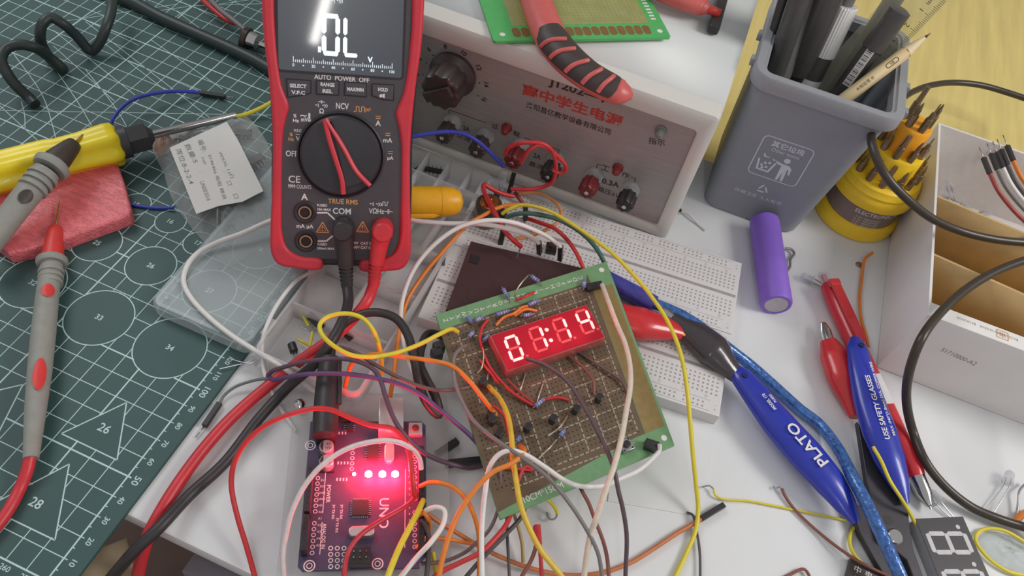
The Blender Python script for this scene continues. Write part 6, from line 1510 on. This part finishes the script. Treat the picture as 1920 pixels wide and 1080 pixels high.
# blue from the meter to the clear LED at the terminals
o, W, r = wire(((745, 262, 52), (770, 257, 52), (808, 250, 54), (844, 247, 55), (873, 252, 54), (897, 266, 50), (921, 288, 42), (944, 312, 32)), 8, M_blu, 'blue wire crossing in front of the brown terminals to a clear LED')
a = at(941, 328, 20); led(at(941, 337, 15), V(.05, .05, 1), ([at(936, 362, 7)], [at(942, 372, 7)]), 'clear LED standing at the breadboard end beneath the blue wire')
hk = solo(MB(frame(at(955, 360, 6.6), V(1, .1, 0), y=V(0, .3, 1))).box(-1.3, 1.3, 0, 13, -1.3, 1.3, .3), 'black_plug', M_blk, 'black plug standing on the breadboard next to the clear LED', 'plug')
wire(((926, 372, 8), (930, 362, 14), (934, 368, 12), (926, 376, 8)), 6, M_drk, 'small charcoal wire hoop at the breadboard end', 'wire_link')
wire(((951, 384, 8), (941, 388, 8), (932, 382, 12), (950, 372, 10)), 6, M_drk, 'charcoal wire stub beside the trimmer at the breadboard end', 'wire_link') if False else None
# trimmer knob on the breadboard end
F = flat(at(912, 412, 7), .1); t = thing('trimmer', 'round trimmer with a brass top standing at the end of the breadboard', 'trimmer', F)
MB(F).lathe([(7.6, 0), (8.2, 1), (8.2, 7), (7.4, 9), (7, 9.2)], 32, None, True, True).build('base', M_pengrey, t); MB(F).lathe([(7.2, 9), (7.6, 10.5), (7.6, 14), (6.6, 15.2), (.2, 15.4)], 32).build('cap', M_blk2, t)
MB(F).lathe([(5.6, 15.2), (5.2, 16), (2.2, 16.2), (2.0, 15.6), (.2, 15.6)], 28).build('brass_top', mat('brass_bright', (220, 164, 100), .22, 1.0), t)
MB(F).box(6, 11, -3, 3, 1, 11, .6).build('side_tab', M_blk, t)
solo(MB(frame(at(945, 425, 18), at(939, 452, 8) - at(945, 425, 18), z=V(.3, -.5, .8))).box(0, 13, -1.4, 1.4, -1.4, 1.4, .3), 'black_plug', M_blk, 'black plug leaning on the breadboard beside the trimmer', 'plug')
o, W, r = wire(((941, 424, 18), (947, 412, 23), (958, 404, 26), (983, 400, 29), (1013, 403, 30), (1048, 412, 30), (1078, 428, 29), (1101, 446, 28), (1119, 467, 26), (1131, 488, 23), (1138, 505, 18)), 9, M_grn, 'dark green wire arching from the breadboard to the back corner of the perfboard')
solo(MB(frame(at(985, 386, 20), at(985, 408, 9) - at(985, 386, 20), z=V(.2, -.6, .8))).box(0, 13, -1.4, 1.4, -1.4, 1.4, .3), 'black_plug', M_blk, 'black plug on the breadboard where yellow and green wires cross', 'plug')
wire(((941, 401, 24), (953, 393, 27), (974, 385, 30), (1001, 387, 33), (1030, 396, 35), (1066, 416, 37), (1110, 446, 39), (1146, 473, 41), (1184, 511, 42), (1219, 553, 42), (1247, 594, 41), (1267, 636, 40), (1281, 683, 37), (1289, 736, 33), (1294, 790, 28), (1299, 850, 20), (1305, 910, 10), (1309, 955, 3), (1304, 995, 1), (1288, 1035, 0), (1262, 1090, 0)), 8, M_yel, 'long yellow wire sweeping from the breadboard past the perfboard to the front edge', n=9)
o, W, r = wire(((836, 462, 8), (833, 480, 9), (831, 497, 8)), 6, M_drk, 'short charcoal wire stub at the end of the near breadboard', 'wire_offcut', 'wire offcut')
# white wires on the clock board
wire(((1129, 534, 29), (1142, 569, 34), (1158, 611, 38), (1172, 644, 40), (1181, 684, 42), (1182, 722, 43), (1174, 772, 45), (1165, 822, 46), (1152, 872, 46), (1137, 916, 44), (1117, 975, 38), (1106, 1008, 32), (1094, 1090, 20)), 11, mat('cream_wire', (216, 204, 188), .45), 'cream wire hanging from the back corner plug across the perfboard to the front')
o, W, r = wire(((1237, 833, 24), (1236, 845, 22), (1224, 859, 21), (1197, 882, 21), (1162, 898, 22), (1131, 911, 24), (1086, 911, 28), (1056, 899, 33), (1021, 875, 39), (988, 854, 44), (967, 846, 46), (948, 846, 46), (930, 857, 44), (917, 879, 41), (911, 914, 38), (906, 955, 36), (903, 1012, 34), (904, 1095, 30)), 10, M_wht, 'white wire arching from the near plug of the perfboard over its left corner', n=9)
wire(((975, 836, 30), (983, 844, 42), (976, 856, 46), (955, 871, 47), (926, 884, 46), (902, 905, 44), (878, 935, 42), (858, 967, 40), (843, 1003, 38), (829, 1050, 35), (820, 1100, 30)), 10, M_ora, 'orange wire hooked over the white wire, running down towards the front edge')
wire(((788, 912, 20), (804, 905, 25), (825, 905, 29), (852, 915, 31), (873, 935, 31), (887, 962, 28), (896, 992, 22), (899, 1030, 14), (898, 1090, 8)), 9, M_ora, 'orange wire hooping out of the controller socket strip')
wire(((917, 725, 22), (939, 750, 30), (953, 783, 36), (959, 818, 40), (962, 860, 43), (968, 903, 44), (977, 950, 43), (994, 994, 40), (1015, 1033, 37), (1056, 1085, 32)), 11, mat('golden_wire', (222, 186, 66), .42), 'golden yellow wire from the perfboard running down to the front edge')
wire(((874, 648, 26), (862, 655, 33), (852, 668, 36), (852, 710, 37), (867, 754, 38), (891, 792, 40), (939, 831, 46), (982, 860, 47), (1026, 894, 45), (1059, 932, 42), (1086, 970, 38), (1107, 1006, 33), (1122, 1040, 28), (1131, 1095, 20)), 8, M_gry, 'grey wire from the left edge of the perfboard crossing it to the front')
wire(((987, 672, 34), (1021, 684, 37), (1059, 710, 40), (1088, 749, 42), (1112, 792, 43), (1136, 840, 43), (1151, 879, 41), (1160, 922, 37), (1168, 955, 32), (1175, 1004, 24), (1173, 1095, 10)), 9, mat('plum_grey_wire', (92, 78, 84), .42), 'dark grey wire from the lit display down over the board edge')
wire(((1080, 895, 10), (1092, 922, 14), (1104, 944, 16), (1116, 976, 16), (1130, 1012, 14), (1138, 1044, 12), (1143, 1095, 8)), 8, M_brn, 'brown wire coming out from beneath the perfboard front edge')
wire(((968, 912, 12), (961, 950, 14), (950, 982, 16), (929, 1009, 17), (902, 1035, 17), (867, 1053, 15), (828, 1072, 12), (790, 1100, 8)), 10, M_redw, 'red wire from beneath the perfboard corner curving to the front edge')
wire(((986, 940, 8), (979, 967, 10), (950, 1000, 11), (920, 1030, 11), (878, 1077, 8), (860, 1100, 6)), 9, M_drk, 'black wire slanting from the perfboard corner under the red wire')
wire(((950, 972, 4), (951, 1000, 8), (953, 1040, 8), (956, 1095, 5)), 6, M_drk, 'charcoal wire standing straight between the white and the golden wires')
wire(((938, 880, 20), (939, 920, 16), (932, 961, 12), (917, 994, 10), (896, 1015, 9), (873, 1035, 9), (834, 1052, 9), (790, 1057, 9)), 7, mat('mauve_wire', (120, 98, 104), .42), 'thin mauve wire curving from the perfboard corner to the controller')
o, W, r = wire(((800, 962, 12), (822, 978, 9), (849, 994, 5), (893, 1021, 3), (938, 1044, 2), (997, 1066, 1), (1060, 1078, 0), (1118, 1076, 0), (1178, 1057, 0), (1225, 1029, 0), (1269, 1000, 0), (1300, 982, 0), (1318, 971, 0)), 9, mat('rust_wire', (196, 120, 76), .42), 'rust orange wire lying on the tabletop with a black plug near the long yellow wire', n=9)
hp(o, at(1314, 973, 0), at(1357, 947, 0), (at(1357, 947, 0) - at(1314, 973, 0)).length, 2.7, pin=False)
o, W, r = wire(((1288, 961, -1), (1299, 966, 0), (1306, 994, 0), (1312, 1035, 0), (1313, 1095, 0)), 5, M_drk, 'thin charcoal wire crossing the long yellow wire near the black plug')
wire(((1003, 987, 14), (1005, 1020, 12), (997, 1048, 10), (980, 1078, 8), (970, 1095, 6)), 8, M_brn, 'brown wire leg bent down from the red sleeve at the front')
o, W, r = wire(((1008, 984, 14), (1011, 1010, 13), (1014, 1050, 12), (1017, 1095, 9)), 8, M_redw, 'red wire in a red shrink sleeve pointing up at the front edge')
MB().tube(path(((1007, 984, 14.5), (1008, 995, 14), (1010, 1020, 13))), 1.6, 10).build('shrink_sleeve', M_redw, o)
o, W, r = wire(((1020, 932, 6), (1032, 942, 5), (1042, 954, 3), (1045, 962, 1)), 7, M_yel, 'short yellow wire with a bare hook below the perfboard front edge', 'hookup_wire')
MB().tube(path(((1045, 962, 1), (1042, 971, 1), (1034, 974, 1), (1027, 969, 1), (1026, 961, 1))), .5, 6).build('bare_hook', M_steel, o)
wire(((964, 965, 8), (972, 990, 5), (979, 1020, 3), (981, 1055, 1)), 7, mat('mustard_wire', (176, 150, 90), .42), 'mustard wire stub under the golden wire at the front')
# wires around the controller
wire(((482, 1100, 2), (477, 1078, 2), (462, 1024, 4), (445, 968, 8), (434, 912, 14), (438, 872, 20), (455, 837, 26), (490, 802, 32), (536, 779, 36), (589, 766, 38), (621, 768, 38), (650, 780, 36), (694, 797, 33), (737, 804, 31), (757, 823, 30), (768, 851, 29), (773, 894, 28), (776, 920, 25), (776, 936, 21)), 10, M_redw, 'red wire arching over the power plug into the right socket strip of the controller', n=9)
wire(((782, 925, 20), (770, 942, 25), (752, 955, 28), (712, 978, 31), (673, 1006, 33), (652, 1038, 34), (643, 1100, 34)), 10, mat('crimson_wire', (186, 46, 60), .4), 'crimson wire crossing the UNO print down to the front edge')
wire(((534, 1100, 12), (531, 1040, 18), (536, 1003, 22), (547, 960, 27), (571, 911, 32), (603, 873, 36), (645, 844, 38), (687, 830, 38), (730, 826, 36), (758, 833, 33), (779, 848, 28), (788, 864, 23), (790, 880, 20)), 10, mat('pinkish_white_wire', (222, 206, 206), .45), 'white wire arching across the controller board above its red lights', n=9)
wire(((793, 938, 20), (786, 955, 25), (772, 982, 29), (747, 1031, 33), (724, 1090, 35)), 12, M_yel, 'yellow wire from the right socket strip of the controller to the front edge')
wire(((792, 962, 20), (803, 955, 25), (818, 951, 27), (833, 957, 28), (832, 980, 28), (811, 1013, 28), (779, 1048, 28), (742, 1095, 26)), 10, M_wht, 'white wire hooped at the right socket strip of the controller, heading to the front edge')
wire(((790, 975, 20), (798, 984, 21), (804, 1010, 18), (803, 1045, 12), (798, 1100, 8)), 10, M_drk, 'charcoal wire dropping beside the right edge of the controller')
wire(((783, 968, 20), (794, 962, 23), (803, 972, 22), (806, 985, 17), (800, 1005, 12), (780, 1030, 12)), 9, M_ora, 'short orange wire bent beside the yellow wire at the controller sockets')
wire(((812, 1036, 6), (816, 1062, 6), (822, 1100, 6)), 9, M_yel, 'yellow wire end at the front edge beside the charcoal wire')
wire(((790, 1008, 14), (830, 1010, 8), (862, 1015, 5), (894, 1022, 4)), 8, M_ora, 'orange wire lying low between the controller and the white wire')
# loose black plugs on the tabletop by the clock board
for (a, c, lab) in (((818, 852), (858, 826), 'loose black plug lying between the controller and the perfboard, nearer the USB socket'), ((835, 869), (902, 862), 'black wire end lying between the controller and the perfboard, under the plum wire')):
    A, B = at(*a, 1), at(*c, 1); solo(MB(frame(A, B - A, z=V(0, 0, 1))).box(0, (B - A).length, -1.6, 1.6, -2.6, 1.2, .4), 'black_plug', M_blk, lab, 'plug')
# ------------------------------------------------------------------ tidy
_s = bpy.data.scenes.get('lettering')
if _s: bpy.data.scenes.remove(_s)
bpy.context.view_layer.update()
